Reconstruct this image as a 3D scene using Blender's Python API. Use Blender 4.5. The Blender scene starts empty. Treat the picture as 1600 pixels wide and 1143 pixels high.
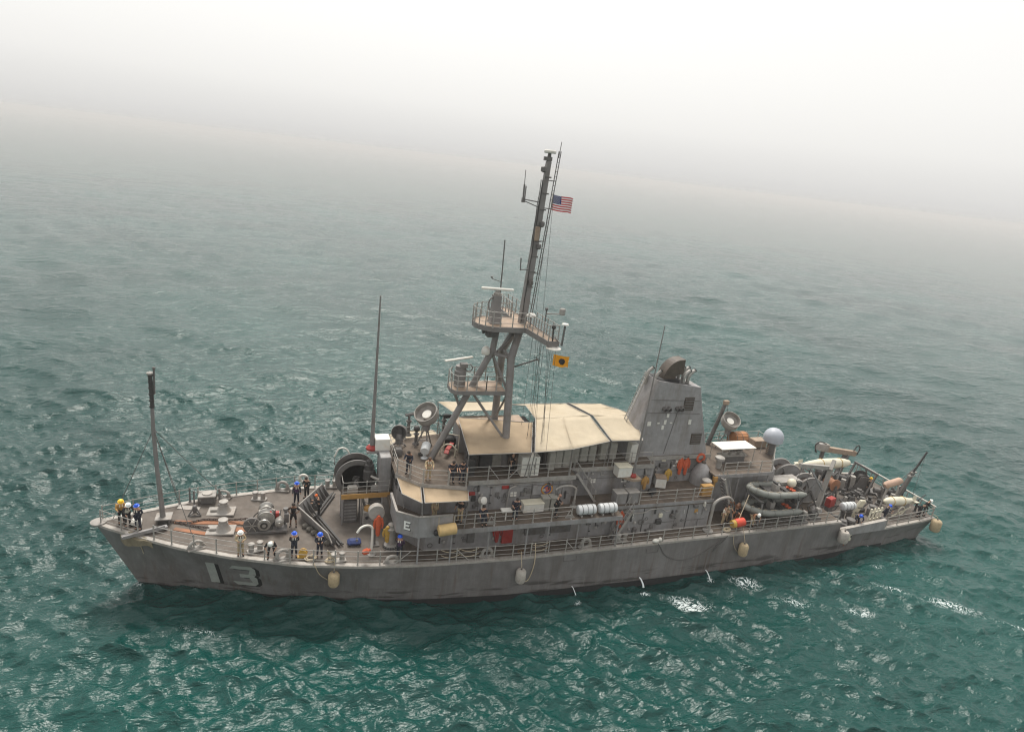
import bpy, bmesh, math, random
import numpy as np
from mathutils import Vector, Matrix
R = math.radians
random.seed(7)
scene = bpy.context.scene
col = scene.collection
# ---------------------------------------------------------------- camera
cd = bpy.data.cameras.new('camera'); cam = bpy.data.objects.new('camera', cd); col.objects.link(cam)
CAM = Vector((10.98, -41.05, 29.17)); YAW, PITCH, ROLL, FPX = R(20.72), R(17.386), R(6.784), 1000.25
fw = Vector((math.sin(YAW)*math.cos(PITCH), math.cos(YAW)*math.cos(PITCH), -math.sin(PITCH)))
rt = fw.cross(Vector((0, 0, 1))).normalized(); up = rt.cross(fw)
rt2 = math.cos(ROLL)*rt+math.sin(ROLL)*up; up2 = -math.sin(ROLL)*rt+math.cos(ROLL)*up
cam.matrix_world = Matrix(((rt2.x, up2.x, -fw.x, CAM.x), (rt2.y, up2.y, -fw.y, CAM.y), (rt2.z, up2.z, -fw.z, CAM.z), (0, 0, 0, 1)))
cd.sensor_fit = 'HORIZONTAL'; cd.sensor_width = 36; cd.lens = 36*FPX/1600
cd.clip_start = .5; cd.clip_end = 30000
scene.camera = cam
# ---------------------------------------------------------------- overcast sky and soft sun
SUN_EL, SUN_AZ = 62, 8          # azimuth from +Y towards +X (behind the ship, to its right)
w = bpy.data.worlds.new('World'); scene.world = w; w.use_nodes = True
nt = w.node_tree; nt.nodes.clear()
out = nt.nodes.new('ShaderNodeOutputWorld'); bg = nt.nodes.new('ShaderNodeBackground')
sky = nt.nodes.new('ShaderNodeTexSky'); sky.sky_type = 'NISHITA'; sky.sun_disc = False
sky.sun_elevation = R(SUN_EL); sky.sun_rotation = R(SUN_AZ); sky.dust_density = 8; sky.air_density = 2
hs = nt.nodes.new('ShaderNodeHueSaturation'); hs.inputs['Saturation'].default_value = .12
tc = nt.nodes.new('ShaderNodeTexCoord'); sp = nt.nodes.new('ShaderNodeSeparateXYZ')
rp = nt.nodes.new('ShaderNodeValToRGB')      # overcast luminance: pale at the horizon, brighter overhead
e = rp.color_ramp.elements; e[0].position = 0; e[0].color = (.76, .755, .745, 1); e[1].position = .9; e[1].color = (1.0, .995, .98, 1)
a = e.new(.026); a.color = (.84, .832, .815, 1)
a = e.new(.07); a.color = (.93, .92, .895, 1); a = e.new(.15); a.color = (.965, .955, .93, 1); a = e.new(.3); a.color = (1.0, .995, .98, 1)
mv = nt.nodes.new('ShaderNodeMix'); mv.data_type = 'RGBA'; mv.inputs[0].default_value = .82
ml = nt.nodes.new('ShaderNodeMix'); ml.data_type = 'RGBA'; ml.blend_type = 'MULTIPLY'; ml.inputs[0].default_value = 1
ml.inputs[7].default_value = (5.4, 5.4, 5.4, 1)
L = nt.links.new
L(sky.outputs[0], hs.inputs['Color']); L(tc.outputs['Generated'], sp.inputs[0]); L(sp.outputs[2], rp.inputs[0])
L(rp.outputs[0], ml.inputs[6]); L(hs.outputs[0], mv.inputs[6]); L(ml.outputs[2], mv.inputs[7])
L(mv.outputs[2], bg.inputs[0]); bg.inputs[1].default_value = .1; L(bg.outputs[0], out.inputs[0])
sd = bpy.data.lights.new('sun', 'SUN'); sd.energy = 2.0; sd.angle = R(24); sd.color = (1, .95, .87)
sun = bpy.data.objects.new('sun', sd); col.objects.link(sun); sun.location = (40, 60, 90)
sv = Vector((math.sin(R(SUN_AZ))*math.cos(R(SUN_EL)), math.cos(R(SUN_AZ))*math.cos(R(SUN_EL)), math.sin(R(SUN_EL))))
sun.rotation_euler = sv.to_track_quat('Z', 'Y').to_euler()
vs = scene.view_settings; vs.view_transform = 'Standard'; vs.look = 'None'; vs.exposure = 1.0; vs.gamma = 1; vs.use_curve_mapping = False
scene.cycles.use_denoising = True; scene.cycles.pixel_filter_type = 'BLACKMAN_HARRIS'; scene.cycles.filter_width = 1.2; scene.cycles.max_bounces = 6; scene.cycles.volume_bounces = 0
# ---------------------------------------------------------------- materials
MATS = {}
def mat(name, c, rough=.6, var=.25, scale=3., tint=None, metal=0., bump=.0, stretch=(1, 1, 1), c2=None, spec=.4, streak=0., lo=.5, hi=.72):
    """procedural paint: base colour, broad mottling, optional second (stain) colour and vertical streaks"""
    if name in MATS: return MATS[name]
    m = bpy.data.materials.new(name); m.use_nodes = True; n = m.node_tree.nodes; l = m.node_tree.links.new
    p = n['Principled BSDF']; p.inputs['Roughness'].default_value = rough; p.inputs['Metallic'].default_value = metal
    p.inputs['Specular IOR Level'].default_value = spec
    t = n.new('ShaderNodeTexCoord'); mp = n.new('ShaderNodeMapping'); mp.inputs['Scale'].default_value = stretch
    l(t.outputs['Object'], mp.inputs[0])
    nz = n.new('ShaderNodeTexNoise'); nz.inputs['Scale'].default_value = scale; nz.inputs['Detail'].default_value = 7; nz.inputs['Roughness'].default_value = .62
    l(mp.outputs[0], nz.inputs['Vector'])
    r = n.new('ShaderNodeValToRGB'); r.color_ramp.elements[0].position = .3; r.color_ramp.elements[1].position = .72
    k = tint or (1, 1, 1)
    r.color_ramp.elements[0].color = tuple(c[i]*(1-var)*k[i] for i in range(3))+(1,)
    r.color_ramp.elements[1].color = tuple(min(1, c[i]*(1+var*.8)) for i in range(3))+(1,)
    l(nz.outputs[0], r.inputs[0]); colr = r.outputs[0]
    if c2:
        n2 = n.new('ShaderNodeTexNoise'); n2.inputs['Scale'].default_value = scale*.45; n2.inputs['Detail'].default_value = 9; n2.inputs['Roughness'].default_value = .7
        mp2 = n.new('ShaderNodeMapping'); mp2.inputs['Location'].default_value = (5, 3, 9)
        if streak: mp2.inputs['Scale'].default_value = (1, 1, streak)
        l(t.outputs['Object'], mp2.inputs[0]); l(mp2.outputs[0], n2.inputs['Vector'])
        r2 = n.new('ShaderNodeValToRGB'); r2.color_ramp.elements[0].position = lo; r2.color_ramp.elements[1].position = hi
        r2.color_ramp.elements[1].color = (.75, .75, .75, 1)
        mx = n.new('ShaderNodeMix'); mx.data_type = 'RGBA'; mx.inputs[7].default_value = tuple(c2)+(1,)
        l(n2.outputs[0], r2.inputs[0]); l(r2.outputs[0], mx.inputs[0]); l(colr, mx.inputs[6]); colr = mx.outputs[2]
    l(colr, p.inputs['Base Color'])
    if bump:
        b = n.new('ShaderNodeBump'); b.inputs['Strength'].default_value = bump; b.inputs['Distance'].default_value = .05
        l(nz.outputs[0], b.inputs['Height']); l(b.outputs[0], p.inputs['Normal'])
    MATS[name] = m; return m
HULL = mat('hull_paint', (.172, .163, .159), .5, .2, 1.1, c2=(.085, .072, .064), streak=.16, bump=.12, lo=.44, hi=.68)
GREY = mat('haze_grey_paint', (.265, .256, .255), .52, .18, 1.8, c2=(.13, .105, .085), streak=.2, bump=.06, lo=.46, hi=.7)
LGREY = mat('light_grey_paint', (.29, .272, .25), .55, .22, 2.5, c2=(.2, .15, .11))
MAST = mat('mast_grey', (.19, .178, .17), .5, .18, 1.5, c2=(.13, .10, .08))
RAIL = mat('rail_grey', (.30, .285, .26), .5, .2, 4)
DECK = mat('deck_nonskid', (.115, .098, .084), .85, .3, 1.6, c2=(.09, .07, .055), bump=.2, lo=.45, hi=.68)
DECK2 = mat('deck_brown', (.105, .081, .062), .85, .34, 1.8, c2=(.06, .045, .034), bump=.2)
PLATE = mat('platform_rusty', (.30, .225, .165), .7, .25, 2.2, c2=(.16, .095, .055))
MARGIN = mat('deck_margin', (.33, .305, .275), .6, .18, 4, c2=(.2, .165, .13))
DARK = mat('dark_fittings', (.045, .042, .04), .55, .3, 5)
BLACK = mat('black_rubber', (.018, .018, .019), .6, .3, 5)
MID = mat('mid_grey_fittings', (.12, .113, .108), .5, .25, 4, c2=(.08, .055, .04))
TAN = mat('awning_canvas', (.33, .25, .163), .85, .14, .9, c2=(.22, .155, .096), bump=.2, lo=.46, hi=.7)
CREAM = mat('cream_canvas', (.40, .34, .25), .85, .11, .9, c2=(.33, .265, .175), bump=.2, lo=.47, hi=.7)
WHITE = mat('white_paint', (.62, .60, .55), .4, .08, 4, c2=(.55, .47, .37))
OFFW = mat('cream_float', (.58, .54, .43), .5, .10, 2.5, c2=(.5, .44, .30))
ORANGE = mat('orange_paint', (.48, .085, .03), .6, .2, 6)
RED = mat('red_paint', (.28, .028, .022), .5, .25, 5)
YELLOW = mat('yellow_paint', (.46, .28, .05), .55, .2, 5)
OCHRE = mat('ochre_paint', (.40, .22, .06), .65, .22, 2, c2=(.24, .12, .05))
WOOD = mat('varnished_wood', (.36, .16, .065), .5, .25, 3, stretch=(1, 1, 6))
ROPE = mat('rope_fibre', (.48, .40, .28), .9, .25, 12)
WIRE = mat('wire_rope', (.10, .095, .09), .6, .2, 8)
RUST = mat('rust_deck_stain', (.26, .115, .06), .85, .25, 1.5, c2=(.16, .105, .08))
def hull_scuffs(m):
    """dark rubbing marks and dried runs low on the hull side"""
    n = m.node_tree.nodes; l = m.node_tree.links.new; p = n['Principled BSDF']; src = p.inputs['Base Color'].links[0].from_socket
    t = n.new('ShaderNodeTexCoord'); sp_ = n.new('ShaderNodeSeparateXYZ'); l(t.outputs['Object'], sp_.inputs[0])
    for stretch, sc, z0, z1, lo, hi, c, amt in (((.22, 1, 1.6), 1.6, .15, 1.5, .52, .62, (.035, .03, .027, 1), .8), ((2.2, 1, .12), 1.5, .2, 3.4, .56, .72, (.10, .06, .04, 1), .5), ((2.6, 1, .1), 1.9, 1.2, 4.5, .58, .74, (.24, .225, .21, 1), .45)):
        mp = n.new('ShaderNodeMapping'); mp.inputs['Scale'].default_value = stretch; mp.inputs['Location'].default_value = (sc, 2, z1); l(t.outputs['Object'], mp.inputs[0])
        nz = n.new('ShaderNodeTexNoise'); nz.inputs['Scale'].default_value = sc; nz.inputs['Detail'].default_value = 6; l(mp.outputs[0], nz.inputs['Vector'])
        r = n.new('ShaderNodeValToRGB'); r.color_ramp.elements[0].position = lo; r.color_ramp.elements[1].position = hi; l(nz.outputs[0], r.inputs[0])
        b = n.new('ShaderNodeMapRange'); b.interpolation_type = 'SMOOTHSTEP'; b.inputs[1].default_value = z1; b.inputs[2].default_value = z0+(z1-z0)*.5; b.inputs[3].default_value = 0; b.inputs[4].default_value = amt; l(sp_.outputs[2], b.inputs[0])
        k = n.new('ShaderNodeMath'); k.operation = 'MULTIPLY'; l(r.outputs[0], k.inputs[0]); l(b.outputs[0], k.inputs[1])
        mx = n.new('ShaderNodeMix'); mx.data_type = 'RGBA'; mx.inputs[7].default_value = c; l(k.outputs[0], mx.inputs[0]); l(src, mx.inputs[6]); src = mx.outputs[2]
    l(src, p.inputs['Base Color'])
hull_scuffs(HULL)
GLASS = mat('bridge_glass', (.012, .016, .018), .08, .2, 2, spec=.6)
SILVER = mat('raft_silver', (.52, .53, .53), .38, .12, 3)
TUBE = mat('rubber_tube_grey', (.20, .205, .185), .6, .14, 3, c2=(.12, .115, .095))
FEND = mat('fender_tan', (.40, .31, .19), .75, .25, 4, c2=(.18, .14, .10))
FENDG = mat('fender_grey', (.38, .35, .31), .75, .25, 4, c2=(.18, .15, .12))
SOOT = mat('sooty_metal', (.075, .058, .044), .5, .35, 3, c2=(.05, .04, .034))
CHROME = mat('worn_steel', (.36, .345, .32), .35, .25, 6, metal=.6)
BAG = mat('kit_bag_grey', (.30, .285, .25), .9, .2, 3)
SKIN = mat('skin', (.42, .24, .16), .6, .06, 8); SKIN2 = mat('skin_tanned', (.22, .115, .07), .6, .06, 8)
NAVY = mat('navy_cloth', (.016, .019, .032), .9, .3, 9); KHAKI = mat('khaki_cloth', (.40, .31, .19), .9, .15, 9)
BLACKC = mat('black_cloth', (.014, .013, .014), .9, .3, 9); BROWNC = mat('brown_cloth', (.24, .105, .05), .9, .2, 9)
PURPLE = mat('purple_cloth', (.05, .022, .06), .9, .25, 9); WHITEC = mat('white_vest_cloth', (.62, .58, .48), .9, .15, 9)
HBLUE = mat('helmet_blue', (.015, .10, .62), .35, .06, 6); HWHITE = mat('helmet_white', (.82, .82, .78), .35, .05, 6)
HYEL = mat('helmet_yellow', (.85, .52, .02), .35, .06, 6); HAIR = mat('dark_hair', (.02, .014, .01), .7, .3, 12); BALDH = mat('orange_cap', (.62, .13, .03), .8, .1, 8)
BOOT = mat('boot_leather', (.012, .011, .010), .6, .3, 9); BOOTT = mat('tan_boot', (.26, .18, .10), .8, .2, 9)
# ---------------------------------------------------------------- mesh helpers
def V(*a): return Vector(a)
def frame(d):
    d = d.normalized(); u = d.cross(Vector((0, 0, 1)))
    if u.length < 1e-3: u = Vector((0, 1, 0)).cross(d)
    u.normalize(); return u, u.cross(d)
class MB:
    def __init__(s): s.v = []; s.f = []; s.m = []; s.mats = []; s.cur = 0
    def use(s, m):
        if m not in s.mats: s.mats.append(m)
        s.cur = s.mats.index(m); return s
    def add(s, vs, fs):
        o = len(s.v); s.v += [tuple(x) for x in vs]
        for f in fs: s.f.append(tuple(i+o for i in f)); s.m.append(s.cur)
        return s
    def box(s, c, d, rz=0, rx=0, ry=0, bev=0):
        hx, hy, hz = d[0]/2, d[1]/2, d[2]/2
        M = Matrix.Rotation(rz, 3, 'Z') @ Matrix.Rotation(ry, 3, 'Y') @ Matrix.Rotation(rx, 3, 'X'); c = Vector(c)
        if not bev:
            vs = [c+M @ Vector((x*hx, y*hy, z*hz)) for x in (-1, 1) for y in (-1, 1) for z in (-1, 1)]
            return s.add(vs, [(0, 1, 3, 2), (4, 6, 7, 5), (0, 4, 5, 1), (2, 3, 7, 6), (0, 2, 6, 4), (1, 5, 7, 3)])
        b = min(bev, hx*.9, hy*.9, hz*.9); rings = []
        for (z, i) in ((-hz, b), (-hz+b, 0), (hz-b, 0), (hz, b)):
            x, y = hx-i, hy-i; q = b*.5 if i == 0 else 0
            rings.append([c+M @ Vector(p+(z,)) for p in ((-x+q, -y), (x-q, -y), (x, -y+q), (x, y-q), (x-q, y), (-x+q, y), (-x, y-q), (-x, -y+q))])
        return s.loft(rings)
    def loft(s, rings, caps=True, closed=True):
        n = len(rings[0]); o = [p for r in rings for p in r]; fs = []
        for i in range(len(rings)-1):
            for j in range(n if closed else n-1):
                k = (j+1) % n; fs.append((i*n+j, i*n+k, (i+1)*n+k, (i+1)*n+j))
        if caps: fs.append(tuple(range(n))[::-1]); fs.append(tuple((len(rings)-1)*n+j for j in range(n)))
        return s.add(o, fs)
    def tube(s, p, q, r, n=6, r2=None):
        p, q = Vector(p), Vector(q); d = q-p
        if d.length < 1e-5: return s
        u, v = frame(d); r2 = r if r2 is None else r2
        return s.loft([[c+rr*(math.cos(t)*u+math.sin(t)*v) for t in [2*math.pi*i/n for i in range(n)]] for c, rr in ((p, r), (q, r2))])
    def path(s, pts, r, n=6):
        pts = [Vector(p) for p in pts]; rings = []; pu = None
        for i, p in enumerate(pts):
            d = (pts[min(i+1, len(pts)-1)]-pts[max(i-1, 0)])
            if d.length < 1e-6: d = Vector((0, 0, 1))
            d.normalize()
            if pu is None: u, _ = frame(d)
            else:
                u = pu-d*pu.dot(d)
                if u.length < 1e-4: u, _ = frame(d)
                u.normalize()
            pu = u; v = u.cross(d); rr = r[i] if isinstance(r, (list, tuple)) else r
            rings.append([p+rr*(math.cos(t)*u+math.sin(t)*v) for t in [2*math.pi*k/n for k in range(n)]])
        return s.loft(rings)
    def beam(s, p, q, wd, ht):
        p, q = Vector(p), Vector(q); u, v = frame(q-p)
        return s.loft([[c+a*u*wd/2+b*v*ht/2 for a, b in ((-1, -1), (1, -1), (1, 1), (-1, 1))] for c in (p, q)])
    def lathe(s, c, prof, ax=(0, 0, 1), n=20):
        c = Vector(c); ax = Vector(ax).normalized(); u, v = frame(ax)
        rings = [[c+ax*h+max(r, .001)*(math.cos(t)*u+math.sin(t)*v) for t in [2*math.pi*k/n for k in range(n)]] for r, h in prof]
        return s.loft(rings)
    def sphere(s, c, r, n=14, sc=(1, 1, 1), m=8):
        c = Vector(c); rings = []
        for i in range(m+1):
            t = math.pi*i/m; rr = max(math.sin(t), .01)
            rings.append([c+Vector((r*sc[0]*rr*math.cos(2*math.pi*k/n), r*sc[1]*rr*math.sin(2*math.pi*k/n), -r*sc[2]*math.cos(t))) for k in range(n)])
        return s.loft(rings)
    def prism(s, poly, z0, z1):
        return s.loft([[Vector((x, y, z)) for x, y in poly] for z in (z0, z1)])
    def torus(s, c, R0, r, ax=(0, 0, 1), n=20, m=6, a0=0, a1=2*math.pi):
        c = Vector(c); ax = Vector(ax).normalized(); u, v = frame(ax); full = abs(a1-a0-2*math.pi) < 1e-4
        cnt = n if full else n+1; rings = []
        for i in range(cnt):
            t = a0+(a1-a0)*i/n; d = math.cos(t)*u+math.sin(t)*v
            rings.append([c+d*(R0+r*math.cos(b))+ax*r*math.sin(b) for b in [2*math.pi*k/m for k in range(m)]])
        if full:
            rings.append(rings[0]); return s.loft(rings, caps=False)
        return s.loft(rings)
    def build(s, name, m=None, parent=None, smooth=False, org=None):
        me = bpy.data.meshes.new(name)
        o = Vector(org) if org is not None else Vector((0, 0, 0))
        me.from_pydata([(x-o.x, y-o.y, z-o.z) for x, y, z in s.v], [], s.f)
        ms = [m] if m else s.mats
        for k in ms: me.materials.append(k)
        if not m and len(s.mats) > 1: me.polygons.foreach_set('material_index', s.m)
        bm = bmesh.new(); bm.from_mesh(me); bmesh.ops.recalc_face_normals(bm, faces=bm.faces); bm.to_mesh(me); bm.free()
        if smooth:
            me.polygons.foreach_set('use_smooth', [True]*len(me.polygons))
            try: me.set_sharp_from_angle(angle=R(42))
            except Exception: pass
        ob = bpy.data.objects.new(name, me); col.objects.link(ob)
        if parent is not None: ob.parent = parent
        if org is not None and parent is None: ob.location = o
        return ob
def thing(name, label, cat, loc=(0, 0, 0), rz=0, group=None):
    o = bpy.data.objects.new(name, None); col.objects.link(o); o.empty_display_size = .3
    o.location = loc; o.rotation_euler[2] = rz; o['label'] = label; o['category'] = cat
    if group: o['group'] = group
    return o
def tag(o, label, cat, group=None):
    o['label'] = label; o['category'] = cat
    if group: o['group'] = group
    return o
def struct(o): o['kind'] = 'structure'; return o
def children(o): return [c for c in bpy.data.objects if c.parent == o]
def copy_tree(o, loc, rz=0, label=None, parent=None, kids={}):
    c = o.copy(); col.objects.link(c)
    if parent is None:
        c.location = loc; c.rotation_euler[2] = rz
        if label: c['label'] = label
    else: c.parent = parent
    for ch in o.children: copy_tree(ch, None, parent=c)
    return c
def itp(x, xs, ys): return float(np.interp(x, xs, ys))
def cat_curve(pts, n=8):
    """smooth curve through points (Catmull-Rom)"""
    P = [Vector(p) for p in pts]; P = [P[0]*2-P[1]]+P+[P[-1]*2-P[-2]]; o = []
    for i in range(1, len(P)-2):
        for k in range(n):
            t = k/n; a, b, c, d = P[i-1:i+3]
            o.append(.5*((2*b)+(c-a)*t+(2*a-5*b+4*c-d)*t*t+(3*b-a-3*c+d)*t**3))
    return o+[P[-2]]
# ---------------------------------------------------------------- the sea
def make_sea():
    rs = np.random.RandomState(11)
    az = np.concatenate([np.linspace(-180, -38, 40)[:-1], np.linspace(-38, 80, 1080), np.linspace(80, 180, 36)[1:-1]])
    dep = np.concatenate([np.linspace(78, 52, 60)[:-1], np.linspace(52, 3, 540)[:-1], 3*np.exp(-np.linspace(0, 2.4, 90))])
    rad = 29.17/np.tan(np.radians(dep))
    A, Rr = np.meshgrid(np.radians(az), rad); X = CAM.x+Rr*np.sin(A); Y = CAM.y+Rr*np.cos(A)
    sp = np.maximum(np.gradient(rad)[:, None], Rr*np.radians(.11))
    H = np.zeros_like(X); DX = np.zeros_like(X); DY = np.zeros_like(X)
    n = 170; lam = np.exp(rs.uniform(np.log(.75), np.log(24), n)); th = R(248)+rs.normal(0, .55, n)+np.where(lam < 3, rs.normal(0, .5, n), 0)
    ph = rs.uniform(0, 2*np.pi, n)
    gust = .75+.5*(np.sin(X*.021+Y*.013+1)*np.sin(Y*.027-X*.008+2))   # broad rougher and calmer patches
    for i in range(n):
        k = 2*np.pi/lam[i]; a = .0066*lam[i]**.62*(.6 if lam[i] > 15 else (1.0 if lam[i] > 3.5 else 1.4))
        ks, kc = math.sin(th[i])*k, math.cos(th[i])*k
        att = np.clip(lam[i]/sp/1.8-.8, 0, 1)
        p = kc*X+ks*Y+ph[i]; c = a*att*(gust if lam[i] < 8 else 1); s_ = np.sin(p)*c
        H += np.cos(p)*c; DX -= math.cos(th[i])*s_*.9; DY -= math.sin(th[i])*s_*.9
    foam = np.zeros_like(X)
    for fx, fy, rx, ry, ang, st in FOAM:
        u = (X-fx)*math.cos(ang)+(Y-fy)*math.sin(ang); v = -(X-fx)*math.sin(ang)+(Y-fy)*math.cos(ang)
        foam = np.maximum(foam, st*np.clip(1.25-np.sqrt((u/rx)**2+(v/ry)**2), 0, 1))
    X, Y = X+DX, Y+DY
    nr, na = X.shape
    co = np.stack([X, Y, H], -1).reshape(-1, 3)
    i, j = np.meshgrid(np.arange(nr-1), np.arange(na), indexing='ij'); j2 = (j+1) % na
    f = np.stack([i*na+j, i*na+j2, (i+1)*na+j2, (i+1)*na+j], -1).reshape(-1, 4)
    f = f[:, ::-1]
    me = bpy.data.meshes.new('sea'); me.vertices.add(len(co)); me.vertices.foreach_set('co', co.astype(np.float32).ravel())
    me.loops.add(f.size); me.loops.foreach_set('vertex_index', f.astype(np.int32).ravel())
    me.polygons.add(len(f)); me.polygons.foreach_set('loop_start', np.arange(0, f.size, 4, dtype=np.int32)); me.polygons.foreach_set('loop_total', np.full(len(f), 4, np.int32))
    me.polygons.foreach_set('use_smooth', np.ones(len(f), bool))
    at = me.attributes.new('foam', 'FLOAT', 'POINT'); at.data.foreach_set('value', foam.astype(np.float32).ravel())
    me.update(); me.validate()
    o = bpy.data.objects.new('sea', me); col.objects.link(o); struct(o)
    o['label'] = 'choppy green teal sea reaching into the haze'
    m = bpy.data.materials.new('sea_water'); m.use_nodes = True; N = m.node_tree.nodes; l = m.node_tree.links.new; p = N['Principled BSDF']
    p.inputs['Roughness'].default_value = .07; p.inputs['IOR'].default_value = 1.31
    t = N.new('ShaderNodeTexCoord')
    nb = N.new('ShaderNodeTexNoise'); nb.inputs['Scale'].default_value = .022; nb.inputs['Detail'].default_value = 3; l(t.outputs['Object'], nb.inputs['Vector'])
    cr = N.new('ShaderNodeValToRGB'); cr.color_ramp.elements[0].position = .3; cr.color_ramp.elements[1].position = .7
    cr.color_ramp.elements[0].color = SEA_A; cr.color_ramp.elements[1].color = SEA_B; l(nb.outputs[0], cr.inputs[0])
    # fine ripples the mesh is too coarse for
    prev = None
    for sc, st, di, rot, sq in ((.2, .5, .8, 12, 2.6), (.5, .75, .6, 20, 2.4), (1.4, .85, .30, 30, 2.2), (3.6, .7, .085, 45, 2.0), (9, .55, .03, 8, 1.5)):
        mp = N.new('ShaderNodeMapping'); mp.inputs['Rotation'].default_value[2] = R(rot-22); mp.inputs['Scale'].default_value = (1/sq, 1, 1); l(t.outputs['Object'], mp.inputs[0])
        nz = N.new('ShaderNodeTexNoise'); nz.inputs['Scale'].default_value = sc; nz.inputs['Detail'].default_value = 4; nz.inputs['Roughness'].default_value = .55; nz.inputs['Distortion'].default_value = .4
        l(mp.outputs[0], nz.inputs['Vector'])
        b = N.new('ShaderNodeBump'); b.inputs['Strength'].default_value = st; b.inputs['Distance'].default_value = di; l(nz.outputs[0], b.inputs['Height'])
        if prev: l(prev.outputs[0], b.inputs['Normal'])
        prev = b
    l(prev.outputs[0], p.inputs['Normal'])
    fa = N.new('ShaderNodeAttribute'); fa.attribute_name = 'foam'
    vo = N.new('ShaderNodeTexNoise'); vo.inputs['Scale'].default_value = 1.5; vo.inputs['Detail'].default_value = 6; vo.inputs['Distortion'].default_value = 2.2; l(t.outputs['Object'], vo.inputs['Vector'])
    ab = N.new('ShaderNodeMath'); ab.operation = 'SUBTRACT'; ab.inputs[1].default_value = .5; l(vo.outputs[0], ab.inputs[0])
    ab2 = N.new('ShaderNodeMath'); ab2.operation = 'ABSOLUTE'; l(ab.outputs[0], ab2.inputs[0])       # thin ridges: lacy foam
    s1 = N.new('ShaderNodeMath'); s1.operation = 'MULTIPLY'; s1.inputs[1].default_value = .085; l(fa.outputs['Fac'], s1.inputs[0])
    s2 = N.new('ShaderNodeMath'); s2.operation = 'SUBTRACT'; l(s1.outputs[0], s2.inputs[0]); l(ab2.outputs[0], s2.inputs[1])
    s3 = N.new('ShaderNodeMath'); s3.operation = 'MULTIPLY'; s3.use_clamp = True; s3.inputs[1].default_value = 22; l(s2.outputs[0], s3.inputs[0])
    mx = N.new('ShaderNodeMix'); mx.data_type = 'RGBA'; l(s3.outputs[0], mx.inputs[0]); l(cr.outputs[0], mx.inputs[6]); mx.inputs[7].default_value = (.72, .78, .77, 1)
    l(mx.outputs[2], p.inputs['Base Color'])
    rr = N.new('ShaderNodeMath'); rr.operation = 'MULTIPLY_ADD'; rr.inputs[1].default_value = .5; rr.inputs[2].default_value = .05; l(s3.outputs[0], rr.inputs[0]); l(rr.outputs[0], p.inputs['Roughness'])
    me.materials.append(m)
SEA_A = (.0014, .027, .0245, 1); SEA_B = (.002, .049, .042, 1)
FOAM = [(39.6, -8.6, 1.7, .8, -.5, 1.), (45.2, -7.6, 1.3, .7, -.5, .85), (36.6, -6.9, .5, .35, 0, 1), (42.6, -6.7, .35, .3, 0, .9), (2.1, -.2, .3, .5, .3, .6),
        (57, -10.5, 1.6, .7, -.6, .6), (60.5, -13.5, 2.6, .6, -.6, .65), (65, -17, 3, .5, -.6, .5), (48, -10, 1.6, .6, -.5, .5), (52.5, -12, 1.5, .5, -.6, .45), (6.5, -5.5, 1.8, .4, -.5, .4), (31, -7.0, .35, .25, 0, .7), (59, -7.5, .8, .4, -.3, .5)]
make_sea()
# ---------------------------------------------------------------- ship lines
SX = [0, 4, 8, 12, 16, 20, 26, 34, 44, 56.0]; SZ = [4.9, 4.5, 4.15, 3.84, 3.58, 3.36, 3.22, 3.3, 3.4, 3.4]
BX = [0, .6, 2.5, 5, 8, 12, 16, 20, 26, 34, 44, 55, 62, 67, 68.9]; BY = [.12, .55, 1.6, 2.84, 3.94, 4.99, 5.45, 5.6, 5.7, 5.75, 5.75, 5.55, 5.25, 4.8, 4.5]
WX = [0, 1, 3, 8.4, 12.4, 18, 24, 35, 46, 53, 62, 66.2]; WY = [.04, .32, 1.0, 2.75, 3.95, 5.0, 5.6, 5.8, 5.75, 5.35, 4.6, 4.1]
AFT = 2.1
def zd(x): return AFT if x > 56.02 else itp(x, SX, SZ)
def hb(x): return itp(x, BX, BY)
def hull_pt(x, z):
    """half breadth of the hull at station x, height z"""
    top = zd(x); k = max(0., min(1.3, (top-z)/top)); st = 2.25*k
    d = max(0., x-st); yd = itp(d, BX, BY); yw = itp(d, WX, WY); kk = min(k, 1.)
    return yd+(yw-yd)*(kk**.8)
ship = thing('minesweeper_ship', 'haze grey minesweeper ship numbered 13 with canvas awnings and raked lattice mast', 'ship', (0, 0, 0))
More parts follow.
